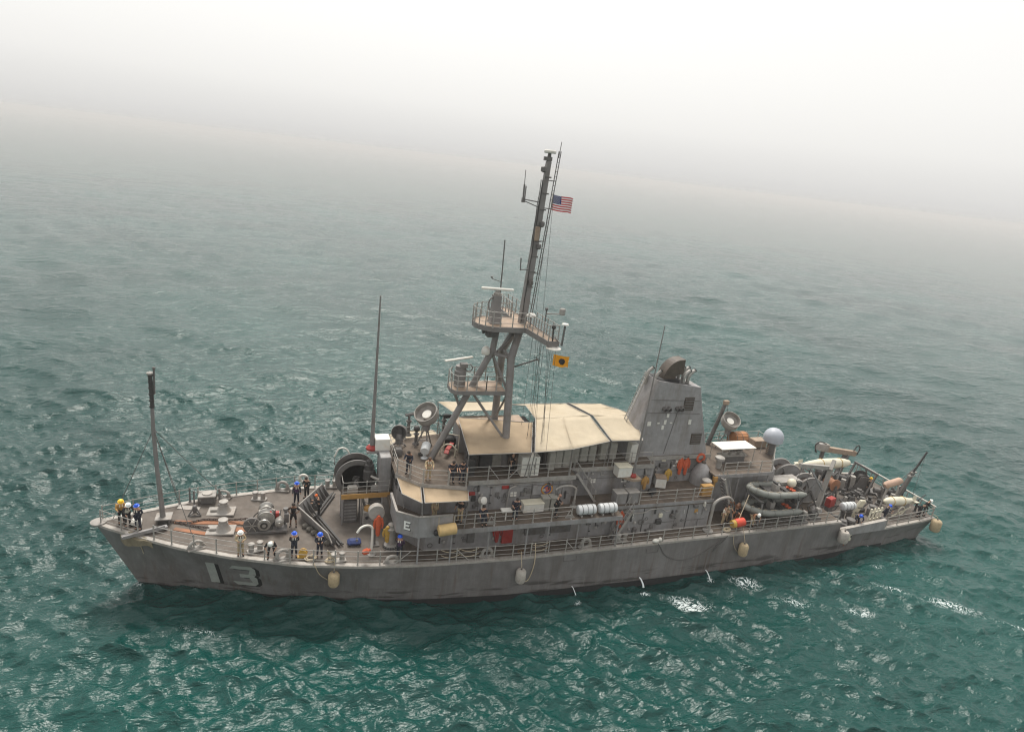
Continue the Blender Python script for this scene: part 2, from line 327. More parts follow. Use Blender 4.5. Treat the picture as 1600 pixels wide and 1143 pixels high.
def make_hull():
    m = MB(); xs = [0, .3, .8, 1.5, 2.2, 3, 4, 5, 6.5, 8, 10, 12, 14, 16, 18, 20, 23, 26, 30, 34, 39, 44, 48, 52, 54, 55.5, 56, 56.04, 58, 60, 62, 64, 66, 67.5, 68.9]
    ks = [0, .04, .15, .3, .45, .6, .75, .88, 1.0, 1.3]
    rings = []
    for i, x in enumerate(xs):
        top = zd(x); r = []
        for k in ks:
            z = top*(1-k); st = 2.25*k; en = 68.9-(1.1*k if k <= 1 else 1.1); xx = st+(en-st)*x/68.9
            d = xx-st; yd = itp(d*68.9/(en-st), BX, BY); yw = itp(d, WX, WY); y = yd+(yw-yd)*(min(k, 1)**.8)
            if k > 1: y *= .92
            r.append(Vector((xx, y, z)))
        rings.append([Vector((p.x, -p.y, p.z)) for p in r]+[p for p in reversed(r)])
    n = len(rings[0]); fs = []
    for i in range(len(rings)-1):
        for j in range(n-1):
            if j == len(ks)-1: continue
            fs.append((i*n+j, (i+1)*n+j, (i+1)*n+j+1, i*n+j+1))
    e = (len(rings)-1)*n; fs += [tuple(e+j for j in range(n))]                      # transom
    m.add([p for r in rings for p in r], fs); fs2 = []
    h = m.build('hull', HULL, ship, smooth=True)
    # dark boot topping at the waterline, proud of the hull
    b = MB(); 
    for s in (-1, 1):
        up_, lo_ = [], []
        for x in np.linspace(2.4, 62.5, 60):
            up_.append(V(x, s*(hull_pt(x, .24)+.012), .24)); lo_.append(V(x, s*(hull_pt(x, -.3)+.012), -.3))
        b.add(up_+lo_, [(i, i+1, 61+i, 60+i) for i in range(59)])
    b.build('boot_topping', BLACK, h)
    def deckstrip(name, mt, x0, x1, dz, steps, inset=0, par=None):
        d = MB(); P = []
        for x in np.linspace(x0, x1, steps):
            y = max(hb(x)-inset, .02)
            for t in (-1, -.5, 0, .5, 1): P.append(V(x, y*t, zd(x)+dz+.05*(1-t*t)))
        d.add(P, [(5*i+j, 5*i+5+j, 5*i+6+j, 5*i+1+j) for i in range(steps-1) for j in range(4)])
        return d.build(name, mt, par or ship, smooth=True)
    deckstrip('foredeck', DECK, .02, 19.0, 0, 40); deckstrip('main_deck', DECK2, 19.0, 56.0, 0, 40)
    deckstrip('sweep_deck', DECK, 56.06, 68.88, 0, 14)
    s = MB(); s.add([V(56.03, -5.5, 3.4), V(56.03, 5.5, 3.4), V(56.03, 5.5, AFT), V(56.03, -5.5, AFT)], [(0, 1, 2, 3)]).build('deck_step_bulkhead', GREY, ship)
    # gunwale margin strips
    for sg in (-1, 1):
        g = MB(); rg = []
        for x in list(np.linspace(.1, 55.98, 80)):
            y = hb(x); z = zd(x); rg.append([V(x, sg*(y-.34), z+.015), V(x, sg*(y-.34), z+.05), V(x, sg*(y+.03), z+.06), V(x, sg*(y+.03), z-.10)])
        g.loft(rg)
        rg = []
        for x in list(np.linspace(56.1, 68.85, 20)):
            y = hb(x); z = zd(x); rg.append([V(x, sg*(y-.3), z+.015), V(x, sg*(y-.3), z+.05), V(x, sg*(y+.03), z+.06), V(x, sg*(y+.03), z-.10)])
        g.loft(rg).build('gunwale', MARGIN, ship)
        # low bulwark of the sweep deck
        b = MB(); rg = []
        for x in np.linspace(56.05, 61.6, 10):
            y = hb(x)+.035; top = 2.62+.06*(x-56)
            rg.append([V(x, sg*y, 2.0), V(x, sg*y, top), V(x, sg*(y-.32), top), V(x, sg*(y-.32), top-.08), V(x, sg*(y-.1), top-.08), V(x, sg*(y-.1), 2.0)])
        b.loft(rg); bo = b.build('bulwark', GREY, ship)
        c = MB(); rg = []
        for x in np.linspace(56.05, 61.6, 10):
            y = hb(x)+.035; top = 2.62+.06*(x-56)
            rg.append([V(x, sg*y, top+.004), V(x, sg*y, top+.02), V(x, sg*(y-.32), top+.02), V(x, sg*(y-.32), top+.004)])
        c.loft(rg).build('bulwark_cap', MARGIN, bo)
    # stem cap with bullnose
    m = MB(); m.use(LGREY); m.lathe((.15, 0, 4.82), [(.01, 0), (.42, .02), (.46, .16), (.3, .26), (.01, .27)], n=14).build('stem_cap', LGREY, ship, smooth=True)
    return h
hull = make_hull()
# hull number 13 with drop shadow, and its fellow on the other bow
def decal(polys, name, mt, par, proud, side=-1):
    m = MB()
    for (a, b, c, d) in polys:      # quads in (x, z), subdivided so that they follow the flare
        P = []; n = 6
        for i in range(n+1):
            for j in range(n+1):
                u, v = i/n, j/n
                x = (a[0]*(1-u)+b[0]*u)*(1-v)+(d[0]*(1-u)+c[0]*u)*v; z = (a[1]*(1-u)+b[1]*u)*(1-v)+(d[1]*(1-u)+c[1]*u)*v
                P.append(V(x, side*(hull_pt(x, z)+proud), z))
        m.add(P, [(i*(n+1)+j, (i+1)*(n+1)+j, (i+1)*(n+1)+j+1, i*(n+1)+j+1) for i in range(n) for j in range(n)])
    return m.build(name, mt, par)
NUMW = mat('hull_number_white', (.34, .35, .32), .6, .12, 2, c2=(.2, .2, .19)); NUMB = mat('hull_number_shadow', (.012, .012, .012), .6, .2, 3)
def digits(x0, zt, h, w_, gap, slant=0.):
    t = w_*.30
    one = [((x0+w_*.32, zt), (x0+w_*.32+t*1.15, zt), (x0+w_*.32+t*1.15, zt-h), (x0+w_*.32, zt-h))]
    X = x0+w_+gap; z = lambda f: zt-h*f
    # numeral 3 with cut corners
    three = [((X+w_*.16, z(0)), (X+w_*.86, z(0)), (X+w_*.86, z(.17)), (X, z(.17))), ((X+w_*.86, z(0)), (X+w_, z(.13)), (X+w_, z(.40)), (X+w_*.70, z(.40))),
             ((X+w_*.34, z(.41)), (X+w_, z(.41)), (X+w_*.9, z(.5)), (X+w_*.34, z(.5))), ((X+w_*.34, z(.5)), (X+w_*.9, z(.5)), (X+w_, z(.59)), (X+w_*.34, z(.59))),
             ((X+w_*.70, z(.59)), (X+w_, z(.59)), (X+w_, z(.87)), (X+w_*.86, z(1))), ((X, z(.83)), (X+w_*.84, z(.83)), (X+w_*.86, z(1)), (X+w_*.16, z(1)))]
    sl = lambda p: (p[0]+.26*(zt-p[1])/h, p[1])
    return [tuple(sl(p) for p in q) for q in one+three]
NUM = (5.95, 3.2, 2.1, 1.55, .32)
for sd_ in (-1, 1):
    q = digits(*NUM); sh = [tuple((x+.24, z-.08) for x, z in poly) for poly in q]
    decal(sh, 'hull_number_shadow', NUMB, hull, .014, sd_); decal(q, 'hull_number', NUMW, hull, .024, sd_)['label'] = 'pale hull number 13 with black drop shadow'
# ---------------------------------------------------------------- railings
STAN = None
def railing(pts, h=1.02, rails=3, sp=1.35, par=None, mt=None, post_r=.026, name='railing', skip=()):
    """pts: 3D polyline of the rail's foot; posts are separate pieces sharing one mesh"""
    global STAN
    pts = [Vector(p) for p in pts]; m = MB(); posts = []
    for a, b in zip(pts[:-1], pts[1:]):
        n = max(1, round((b-a).length/sp)); posts += [a.lerp(b, i/n) for i in range(n)]
    posts.append(pts[-1])
    for k in range(rails):
        z = h*(k+1)/rails-.02
        for i in range(len(posts)-1):
            if i in skip: continue
            m.tube(posts[i]+V(0, 0, z), posts[i+1]+V(0, 0, z), .026 if k == rails-1 else .019, 5)
    ob = m.build(name, mt or RAIL, par or ship)
    if STAN is None:
        s = MB(); s.tube((0, 0, -.02), (0, 0, 1.02), .042, 6); s.tube((0, 0, 0), (0, 0, .04), .08, 6); s.sphere((0, 0, 1.03), .045, 6, m=4); STAN = s.build('stanchion', RAIL, ob, org=(0, 0, 0)); first = STAN
    else: first = None
    for p in posts:
        if first is not None: o = first; first = None
        else: o = STAN.copy(); col.objects.link(o); o.parent = ob
        o.location = p; o.scale = (1, 1, h/1.02)
    return ob
def edge(x, s=-1, ins=.13): return V(x, s*(hb(x)-ins), zd(x)+.04)
railing([edge(x, -1) for x in (.35, 1.6, 2.6)], sp=1.3)
railing([edge(x, -1) for x in (3.55, 4.6, 5.9, 7.2, 8.6, 10, 11.5, 12.9, 14.2, 15.6, 17.0, 18.3, 19.4)], sp=9)
railing([edge(x, -1) for x in np.linspace(19.4, 55.6, 28)], sp=9)
railing([edge(x, 1) for x in (.35, 1.9, 3.3, 4.4, 5.5, 6.6, 7.9, 9.3, 10.6, 11.9, 13.4, 14.8, 16.2, 17.6, 19)], sp=9)
railing([edge(x, 1) for x in np.linspace(19, 55.6, 22)], sp=9)
railing([edge(x, -1) for x in (61.9, 63.4, 65, 66.6, 68.4)]+[V(68.7, y, AFT+.04) for y in (-4.3, -2.9, -1.4, 0, 1.4, 2.9, 4.3)]+[edge(x, 1) for x in (68.4, 66.6, 65, 63.4, 61.9)], sp=9)
# ---------------------------------------------------------------- superstructure
Z1, Z2 = 5.9, 8.3
def wallbox(name, poly, z0, z1, mt=GREY, par=None):
    return MB().prism(poly, z0, z1).build(name, mt, par or ship)
def mirror(half): return half+[(x, -y) for x, y in reversed(half)]
# main-deck house, 01 house, stack house
low_house = wallbox('lower_deckhouse', mirror([(18.9, -2.4), (20.2, -4.0), (34.4, -4.0), (34.41, -4.3), (43.0, -4.3)]), 3.0, Z1-.16)
up_house = wallbox('upper_deckhouse', mirror([(18.5, -1.9), (19.9, -3.45), (31.0, -3.45), (31.01, -2.4), (38.4, -2.4), (38.41, -1.2), (44.2, -1.2)]), Z1-.02, Z2-.1)
walk = wallbox('bridge_wing_deck', mirror([(18.05, -4.7), (19.3, -5.6), (34.3, -5.6), (34.31, -4.36), (43.1, -4.36)]), Z1-.34, Z1, DECK2)
fas = MB(); fas.beam((19.3, -5.615, Z1-.17), (34.3, -5.615, Z1-.17), .03, .36); fas.beam((34.32, -4.38, Z1-.1), (43.12, -4.38, Z1-.1), .03, .26); fas.build('deck_edge_trim', GREY, walk)
upper_deck = wallbox('signal_deck', mirror([(18.25, -1.95), (19.75, -3.6), (22.7, -4.35), (23.0, -3.62), (31.1, -3.62), (31.11, -2.55), (38.3, -2.55), (38.31, -1.35), (44.4, -1.35)]), Z2-.12, Z2, DECK2)
tr = MB()
for a, b in (((18.24, -1.96), (19.74, -3.61)), ((19.74, -3.61), (22.7, -4.36)), ((22.98, -3.635), (31.1, -3.635)), ((31.1, -2.565), (38.3, -2.565)), ((38.3, -1.365), (44.4, -1.365))):
    tr.beam(a+(Z2-.13,), b+(Z2-.13,), .03, .34)
tr.build('deck_edge_trim', LGREY, upper_deck)
# walkway pillars
for x in (19.4, 21.6, 24.2, 27.0, 28.6, 30.9, 34.1):
    for s in (-1, 1): MB().tube((x, s*5.52, zd(x)), (x, s*5.52, Z1-.33), .055, 8).build('pillar', GREY, low_house)
# bridge wing bulwark with the letter E
def panel(name, pts, th, z0, z1, mt, par):
    m = MB()
    for (a, b) in zip(pts[:-1], pts[1:]):
        a, b = V(*a), V(*b); d = (b-a).normalized(); nn = V(-d.y, d.x)*th
        m.loft([[V(p.x, p.y, z) for p in (a, b, b+nn, a+nn)] for z in (z0, z1)])
    return m.build(name, mt, par)
for s in (-1, 1):
    wp = [(18.02, s*2.3), (18.02, s*4.72), (19.28, s*5.62), (21.55, s*5.62)]
    wb = panel('wing_bulwark', wp, -s*.06, Z1-.40, 7.02, GREY, ship)
    c = MB()
    for a, b in zip(wp[:-1], wp[1:]): c.beam(a+(7.05,), b+(7.05,), .14, .07); 
    c.build('bulwark_cap', LGREY, wb)
    dm = MB()
    for a, b in zip(wp[:2], wp[1:3]): dm.beam((a[0]-.06, a[1]-.0, 6.92), (b[0]-.06, b[1], 6.92), .05, .30)
    dm.build('wind_deflector', GREY, wb)
def letter_E(o, dx, nrm, h, par):
    o, dx, nrm = V(*o), V(*dx).normalized(), V(*nrm).normalized(); up_ = V(0, 0, 1); wd = h*.72; t = h*.2
    for mt, off, pr in ((NUMB, (.045, -.045), .012), (mat('letter_white', (.72, .72, .68), .6, .05, 3), (0, 0), .022)):
        m = MB()
        for (x0, x1, z0, z1) in ((0, t, 0, h), (t, wd, 0, t), (t, wd*.85, h*.4, h*.6), (t, wd, h-t, h)):
            P = [o+dx*(x+off[0])+up_*(z+off[1])+nrm*pr for x, z in ((x0, z0), (x1, z0), (x1, z1), (x0, z1))]; m.add(P, [(0, 1, 2, 3)])
        m.build('award_letter', mt, par)
ch = V(1.26, -.9, 0).normalized()
letter_E(V(18.02, -4.72, 0)+ch*.55+V(0, 0, 5.92), ch, V(ch.y, -ch.x, 0), .62, walk)
letter_E(V(20.9, 5.62, 5.92), (-1, 0, 0), (0, 1, 0), .62, walk)
# rails of the walkway, signal deck and aft platform
railing([(x, -5.5, Z1) for x in (21.7, 23.1, 24.5, 25.9, 27.3, 28.7, 30.2)], sp=9, par=ship)
railing([(x, 5.5, Z1) for x in np.linspace(21.7, 34.1, 9)], sp=9, par=ship)
railing([(x, -4.25, Z1) for x in (36.4, 38.0, 39.6, 41.2, 42.9)], sp=9, par=ship)
railing([(x, 4.25, Z1) for x in np.linspace(34.5, 42.9, 6)], sp=9, par=ship)
railing([(18.4, 0, Z2), (18.4, -1.85, Z2), (19.85, -3.5, Z2), (21.5, -3.8, Z2)], sp=1.3, par=ship)
railing([(21.5, -4.0, Z2), (22.65, -4.2, Z2), (22.9, -3.5, Z2)], sp=1.1, par=ship)
railing([(x, -3.5, Z2) for x in (22.9, 24.4, 25.9, 27.4, 28.9, 30.6)], sp=9, par=ship)
railing([(31.4, -2.45, Z2), (33, -2.45, Z2), (34.6, -2.45, Z2), (36.2, -2.45, Z2), (38, -2.45, Z2)], sp=9, par=ship)
railing([(18.4, 0, Z2), (18.4, 1.85, Z2), (19.85, 3.5, Z2), (22.5, 4.2, Z2), (22.9, 3.5, Z2), (31, 3.5, Z2)], sp=1.4, par=ship)
# bridge windows round the wheelhouse front
for (a, b) in (((18.5, -1.85), (18.5, 1.85)), ((18.55, -1.95), (19.85, -3.4)), ((19.95, -3.45), (22.6, -3.45)), ((18.55, 1.95), (19.85, 3.4))):
    a, b = V(*a), V(*b); n = max(2, round((b-a).length/.85)); d = (b-a).normalized(); nn = V(d.y, -d.x)
    if nn.dot(a-V(25, 0)) < 0: nn = -nn
    for i in range(n):
        c = a.lerp(b, (i+.5)/n); hw = (b-a).length/n*.40
        P = [c+d*x+nn*.03 for x in (-hw, hw)]
        m = MB(); m.add([V(P[0].x, P[0].y, 7.05), V(P[1].x, P[1].y, 7.05), V(P[1].x, P[1].y, 7.85), V(P[0].x, P[0].y, 7.85)], [(0, 1, 2, 3)])
        f = MB()
        for q0, q1, z0, z1 in ((P[0], P[1], 7.03, 7.03), (P[0], P[1], 7.87, 7.87), (P[0], P[0], 7.03, 7.87), (P[1], P[1], 7.03, 7.87)):
            f.beam((q0.x, q0.y, z0), (q1.x, q1.y, z1), .06, .05)
        f.use(MID); g = MB().use(MID)
        g.v, g.f, g.m, g.mats = f.v, f.f, [0]*len(f.f), [MID]; g.use(GLASS).add(m.v, m.f); g.build('window', None, up_house)
# ---------------------------------------------------------------- funnel
def rrect(x0, x1, hw, z, rf, ra, n=6):
    P = []
    for (cx, cy, r, a0) in ((x1-ra, hw-ra, ra, 0), (x0+rf, hw-rf, rf, 90), (x0+rf, -hw+rf, rf, 180), (x1-ra, -hw+ra, ra, 270)):
        for i in range(n+1):
            t = R(a0+90*i/n); P.append((cx+r*math.cos(t), cy+r*math.sin(t)))
    return P
def make_stack():
    def ring(t, off=0):
        x0 = 36.4+(38.2-36.4)*t; x1 = 44.1+(42.3-44.1)*t; hw = 1.2-.18*t+off
        P = rrect(x0-off, x1+off, hw, 0, .38, .13)
        return [V(x, y, 8.28+(6.35-.14*(x-38))*t if t > 0 else 8.28) for x, y in P]
    m = MB(); m.loft([ring(0), ring(.25), ring(.5), ring(.72), ring(1.0)]); st = m.build('funnel', GREY, ship, smooth=True)
    b = MB(); b.loft([ring(.93, .02), ring(1.005, .02)]).build('funnel_cap_band', GREY, st, smooth=True)
    k = MB(); k.use(BLACK)
    k.loft([[p+V(0, 0, .03) for p in [V(39.8+(q.x-39.8)*.92, q.y*.86, q.z) for q in ring(1.0)]], [p+V(0, 0, .05) for p in [V(39.8+(q.x-39.8)*.92, q.y*.86, q.z) for q in ring(1.0)]]]).build('funnel_top', BLACK, st)
    # rectangular exhaust hood curving aft
    h = MB(); pts = cat_curve([(39.5, -.1, 14.1), (39.45, -.1, 14.6), (39.65, -.1, 15.15), (40.1, -.1, 15.55), (40.65, -.1, 15.6)], 4); rg = []; ri = []
    for i, p in enumerate(pts):
        d = (pts[min(i+1, len(pts)-1)]-pts[max(i-1, 0)]).normalized(); u = V(0, 1, 0); v = u.cross(d)
        q = i/(len(pts)-1); a, c = .46+.06*q, .46+.16*q
        rg.append([p+u*a*x+v*c*y for x, y in ((-1, -1), (1, -1), (1, 1), (-1, 1))]); ri.append([p+u*(a-.04)*x+v*(c-.04)*y for x, y in ((-1, -1), (1, -1), (1, 1), (-1, 1))])
    h.loft(rg, caps=False); h.loft(ri, caps=False); n = len(h.v)//2; k = len(rg)-1
    h.f += [(4*k+j, 4*k+(j+1) % 4, n+4*k+(j+1) % 4, n+4*k+j) for j in range(4)]; h.m += [0]*4; h.mats = [SOOT]
    h.build('exhaust_hood', SOOT, st)
    MB().prism([(38.5, -.8), (40.3, -.8), (40.3, .8), (38.5, .8)], 14.2, 14.62).build('hood_collar', BLACK, st)
    for i, (x, y, s) in enumerate(((40.9, -.45, 1.), (41.35, -.4, 1.), (40.95, .35, .9), (41.4, .4, .9), (38.35, -.45, .75), (38.0, .3, .9))):
        p = MB(); p.use(CHROME if i < 4 else LGREY)
        c = cat_curve([(x, y, 13.9), (x, y, 14.65), (x+.12*s, y, 15.0), (x+.5*s, y, 15.2+.1*s)], 5); p.path(c, .15*s, 10); p.use(BLACK).lathe(c[-1], [(.165*s, -.04), (.165*s, .03), (.12*s, .032), (.12*s, -.05)], ax=c[-1]-c[-2], n=10)
        p.build('exhaust_pipe', None, st, smooth=True)
    def face_y(x, z):  # port face of the funnel
        t = (z-8.28)/6.35; return -(1.2-.18*t)-.012
    def plate(x0, x1, z0, z1, mt, name, pr=.02):
        m = MB(); P = [V(x, face_y(x, z)-pr*k, z) for k in (0, 1) for x, z in ((x0, z0), (x1, z0), (x1, z1), (x0, z1))]
        m.add(P, [(0, 1, 2, 3), (4, 7, 6, 5), (0, 4, 5, 1), (1, 5, 6, 2), (2, 6, 7, 3), (3, 7, 4, 0)]); return m.build(name, mt, st)
    GR = mat('intake_grille', (.075, .055, .042), .7, .3, 6)
    for x0, x1, z0, z1 in ((40.95, 41.85, 12.15, 13.25), (42.2, 43.2, 9.2, 10.15)):
        plate(x0, x1, z0, z1, GR, 'intake_grille', .03)
        for i in range(5): plate(x0+.04, x1-.04, z0+.08+i*(z1-z0)/5, z0+.16+i*(z1-z0)/5, MID, 'grille_slat', .06)
    for i, (x, z, w_, h_) in enumerate(((38.06, 11.1, .32, .36), (39.5, 11.2, .22, .36), (39.35, 10.75, .22, .36), (39.65, 11.75, .22, .3), (38.9, 11.12, .2, .1), (40.05, 11.12, .22, .1), (41.8, 11.15, .26, .4))):
        plate(x-w_/2, x+w_/2, z-h_/2, z+h_/2, WHITE, 'identification_panel')
    pl = MB()
    for (a, b) in (((37.6, 12.05), (42.6, 11.85)), ((40.45, 11.9), (39.85, 8.5)), ((37.9, 13.1), (42.4, 12.95))):
        P = [V(*[(a[0]*(1-t)+b[0]*t), 0, a[1]*(1-t)+b[1]*t]) for t in np.linspace(0, 1, 9)]
        pl.path([V(p.x, -1.24+.18*(p.z-8.28)/6.35-(0 if p.x > 37.6 else -.35*(37.6-p.x)), p.z) for p in P], .02, 5)
    pl.build('weld_seam', MID, st)
    for x in (39.2, 39.6, 40.4, 40.75):
        m = MB(); y = face_y(x, 12.35); m.use(MID).lathe((x, y+.02, 12.35), [(.2, 0), (.2, .26), (.15, .3), (.15, .12)], ax=(0, -1, -.15), n=10); m.build('fan_outlet', None, st, smooth=True)
    # front ladder
    ld = MB()
    for s in (-.2, .2): ld.tube((36.1, s+.3, 8.6), (37.95, s+.3, 14.9), .035, 6)
    for i in range(20):
        t = (i+.5)/20; ld.tube((36.1+1.85*t, .1, 8.6+6.3*t), (36.1+1.85*t, .5, 8.6+6.3*t), .026, 5)
    ld.build('funnel_ladder', RAIL, st)
    return st
funnel = make_stack()
# ---------------------------------------------------------------- mast
def make_mast():
    b = MB(); b.loft([[V(cx+s*a, s*c, z) for a, c in ((-1, -1), (1, -1), (1, 1), (-1, 1))] for cx, s, z in ((26.85, .25, 18.2), (27.0, .22, 22), (27.38, .15, 29.6))]); 
    mast = b.build('mast', MAST, ship)
    def leg(pts, r, name='mast_leg'): return MB().path(pts, r, 10).build(name, MAST, mast, smooth=True)
    leg([(21.1, 0, 8.3), (24.9, 0, 16.6)], .24)
    leg([(24.9, 0, 16.4), (25.1, 0, 18.5)], .22)
    for s in (-1, 1): leg([(26.2, s*1.6, 8.3), (26.0, s*1.0, 16.3), (26.75, s*.25, 18.5)], .27)
    br = MB()
    for p, q, r in (((24.9, 0, 16.35), (26.0, -1, 16.35), .16), ((24.9, 0, 16.35), (26.0, 1, 16.35), .16), ((26, -1, 16.35), (26, 1, 16.35), .14), ((25.0, 0, 16.2), (26.1, -1.2, 13.6), .11), ((25.0, 0, 16.2), (26.1, 1.2, 13.6), .11),
                    ((23.6, 0, 13.6), (26.15, -1.45, 10.2), .12), ((23.6, 0, 13.6), (26.15, 1.45, 10.2), .12), ((22.3, .5, 13.7), (22.9, 0, 12.3), .1), ((22.3, -.5, 13.7), (22.9, 0, 12.3), .1), ((26.1, -1.2, 14), (26.1, 1.2, 11), .1), ((26.4, .3, 17.6), (25.3, 0, 16.5), .12)):
        br.tube(p, q, r*.8, 8)
    br.build('mast_brace', MAST, mast, smooth=True)
    # lower platform
    lp = mirror([(22.0, -.55), (22.3, -1.0), (25.9, -1.15)]); MB().prism(lp, 13.62, 13.9).build('mast_platform', MAST, mast)
    MB().prism([(x*.985+.36, y*.96) for x, y in lp], 13.9, 13.915).build('platform_plating', PLATE, mast)
    # upper platform and yardarms
    up_ = [(23.9+1.45*(1-math.cos(R(a)))-.6, -1.55*math.sin(R(a))) for a in range(-90, 91, 20)]; up_ = [(x, y) for x, y in up_]
    poly = [(x, y) for x, y in sorted(up_, key=lambda p: p[1])]+[(26.5, 1.55), (26.6, 4.6), (27.3, 4.6), (27.5, 1.2), (27.5, -1.2), (27.75, -4.7), (27.0, -4.7), (26.6, -1.55)]
    MB().prism(poly, 18.35, 18.62).build('mast_platform', MAST, mast)
    cx, cy = 26, 0; MB().prism([(cx+(x-cx)*.97, y*.975) for x, y in poly], 18.62, 18.635).build('platform_plating', PLATE, mast)
    edge_b = MB()
    for a, b in zip(poly, poly[1:]+poly[:1]): edge_b.beam((a[0], a[1], 18.5), (b[0], b[1], 18.5), .05, .36)
    edge_b.build('platform_rim', MAST, mast)
    rl = [poly[i] for i in range(0, 10)]
    railing([V(26.5, -1.5, 18.6)]+[V(x, y, 18.6) for x, y in rl]+[V(26.5, 1.5, 18.6)], sp=.75, par=ship, h=1.1)
    railing([V(26.7, -1.6, 18.6), V(27.05, -4.6, 18.6), V(27.7, -4.6, 18.6), V(27.45, -1.2, 18.6)], sp=.8, par=ship, h=1.1)
    railing([V(26.6, 1.6, 18.6), V(26.65, 4.5, 18.6), V(27.25, 4.5, 18.6), V(27.45, 1.2, 18.6)], sp=.8, par=ship, h=1.1)
    railing([V(24.4, -1.05, 13.9), V(22.35, -.95, 13.9), V(22.05, -.5, 13.9), V(22.05, .5, 13.9), V(22.35, .95, 13.9), V(25.8, 1.1, 13.9)], sp=.8, par=ship, h=1.1)
    railing([V(24.4, -1.05, 13.9), V(25.85, -1.1, 13.9)], sp=.8, par=ship, h=1.1)
    # topmast ladder with fittings
    ld = MB(); f = lambda z: 27.38+(28.0-27.38)*(z-19.2)/11.3
    for s in (-.18, .18): ld.tube((f(19.2)+.1, s, 19.2), (f(30.3)+.1, s, 30.3), .032, 6)
    for i in range(36):
        z = 19.4+i*.3; ld.tube((f(z)+.1, -.18, z), (f(z)+.1, .18, z), .018, 5)
    for z in (20, 22.2, 24.4, 26.6, 28.4): ld.beam((f(z)-.5, 0, z), (f(z)+.12, 0, z), .05, .06)
    ld.build('mast_ladder', MID, mast)
    cb = MB()
    for y in (-.2, -.12, .15): cb.path([(26.72+.035*(z-19)+.02*math.sin(z*3), y-.06, z) for z in np.arange(18.8, 29, .8)], .03, 5)
    cb.build('cable_run', DARK, mast)
    for z in np.arange(20.2, 29.3, 1.05): MB().box((27.0+.048*(z-20), -.2, z), (.42, .06, .1)).build('mast_band', MID, mast)
    tp = MB(); tp.use(MID); tp.lathe((27.38, 0, 29.6), [(.16, 0), (.12, .5)], n=8); tp.box((27.3, 0, 29.75), (.5, .3, .25)); tp.use(WHITE).lathe((27.4, 0, 30.1), [(.36, 0), (.40, .05), (.40, .16), (.34, .22)], n=16); tp.build('beacon_antenna', None, mast)
    tw = MB(); tw.tube((28.05, 0, 29.9), (28.12, 0, 30.9), .025, 5); tw.build('tip_whip', MID, mast)
    for z, x, k in ((28.9, 26.95, 1), (24.9, 27.05, 0), (23.9, 27.3, 1), (25.4, 27.35, 1), (21.4, 27.05, 1)):
        m = MB(); m.use(MID if k else PLATE); 
        if k: m.lathe((x, -.3, z), [(.1, 0), (.17, .05), (.17, .3), (.08, .36)], n=10); m.beam((x, -.3, z), (x+.2, 0, z), .08, .08)
        else: m.box((x, -.33, z), (.3, .16, .95), bev=.04)
        m.build('mast_light', None, mast)
    ar = MB(); ar.tube((27.1, -.1, 26.95), (25.95, -.1, 27.05), .04, 6); ar.tube((27.1, -.1, 26.6), (25.95, -.1, 26.95), .035, 6); ar.box((25.88, -.1, 27.0), (.2, .2, .3)); ar.tube((25.86, -.1, 27.1), (25.84, -.1, 28.0), .06, 6); ar.tube((25.84, -.1, 28.0), (25.82, -.1, 28.9), .025, 5); ar.tube((25.97, -.1, 27.1), (25.97, -.1, 27.9), .04, 6)
    ar.build('aerial_arm', MID, mast)
    ar = MB(); ar.tube((26.85, -.1, 22.45), (26.25, -.1, 22.4), .04, 6); ar.tube((26.25, -.1, 22.35), (26.2, -.1, 23.2), .045, 6); ar.build('aerial_arm', MID, mast)
    ar = MB(); ar.tube((25.35, .9, 18.6), (25.3, .9, 22.0), .05, 6); ar.tube((25.3, .9, 22), (25.25, .9, 24.2), .045, 6); ar.tube((25.3, .9, 21.3), (24.6, .9, 21.5), .03, 5); ar.sphere((24.6, .9, 21.6), .09, 6, m=4); ar.build('whip_aerial', MID, mast)
    # navigation radars
    def radar(c, ln, ang, h, hh=.0):
        m = MB(); m.use(MAST); x, y, z = c
        m.loft([[V(x+a*sx, y+b*sx, z+dz) for a, b in ((-1, -1), (1, -1), (1, 1), (-1, 1))] for sx, dz in ((.42, 0), (.34, .4), (.27, h*.75), (.27, h))])
        m.path(cat_curve([(x-.27, y-.1, z+h*.95), (x-.55, y-.1, z+h*.8), (x-.5, y-.1, z+h*.5), (x-.3, y-.1, z+h*.4)], 4), .05, 6)
        m.use(LGREY).lathe((x, y, z+h), [(.25, 0), (.25, .14), (.16, .2), (.16, .34)], n=12); pd = m.build('radar_pedestal', None, mast)
        b = MB(); b.box((x, y, z+h+.42), (ln, .2, .17), rz=ang, bev=.05); b.box((x+.1*math.sin(ang), y-.1*math.cos(ang), z+h+.42), (ln*.98, .04, .1), rz=ang)
        b.build('radar_antenna', WHITE, mast)
    radar((24.75, -.2, 18.63), 2.25, R(-8), 1.95); 
    m = MB(); m.use(MAST).lathe((22.75, .1, 13.9), [(.42, 0), (.42, 1.15), (.36, 1.2), (.36, 1.5)], n=16); m.box((22.9, -.1, 15.5), (.5, .4, .3)); m.torus((23.3, -.1, 15.3), .25, .045, ax=(0, 1, 0), n=12); m.build('radar_pedestal', None, mast, smooth=True)
    b = MB(); b.box((22.55, .0, 15.92), (2.45, .2, .14), rz=R(24), bev=.05); b.build('radar_antenna', WHITE, mast)
    for (x, y, z, r, nm) in ((27.1, -1.0, 19.35, .33, 'dome_antenna'),):
        m = MB(); m.use(MAST).tube((x, y, 18.6), (x, y, z), .07, 8); m.use(WHITE).lathe((x, y, z), [(.12, -.05), (r, 0), (r*1.02, .1), (r*.7, .22), (.02, .26)], n=18); m.build(nm, None, mast, smooth=True)
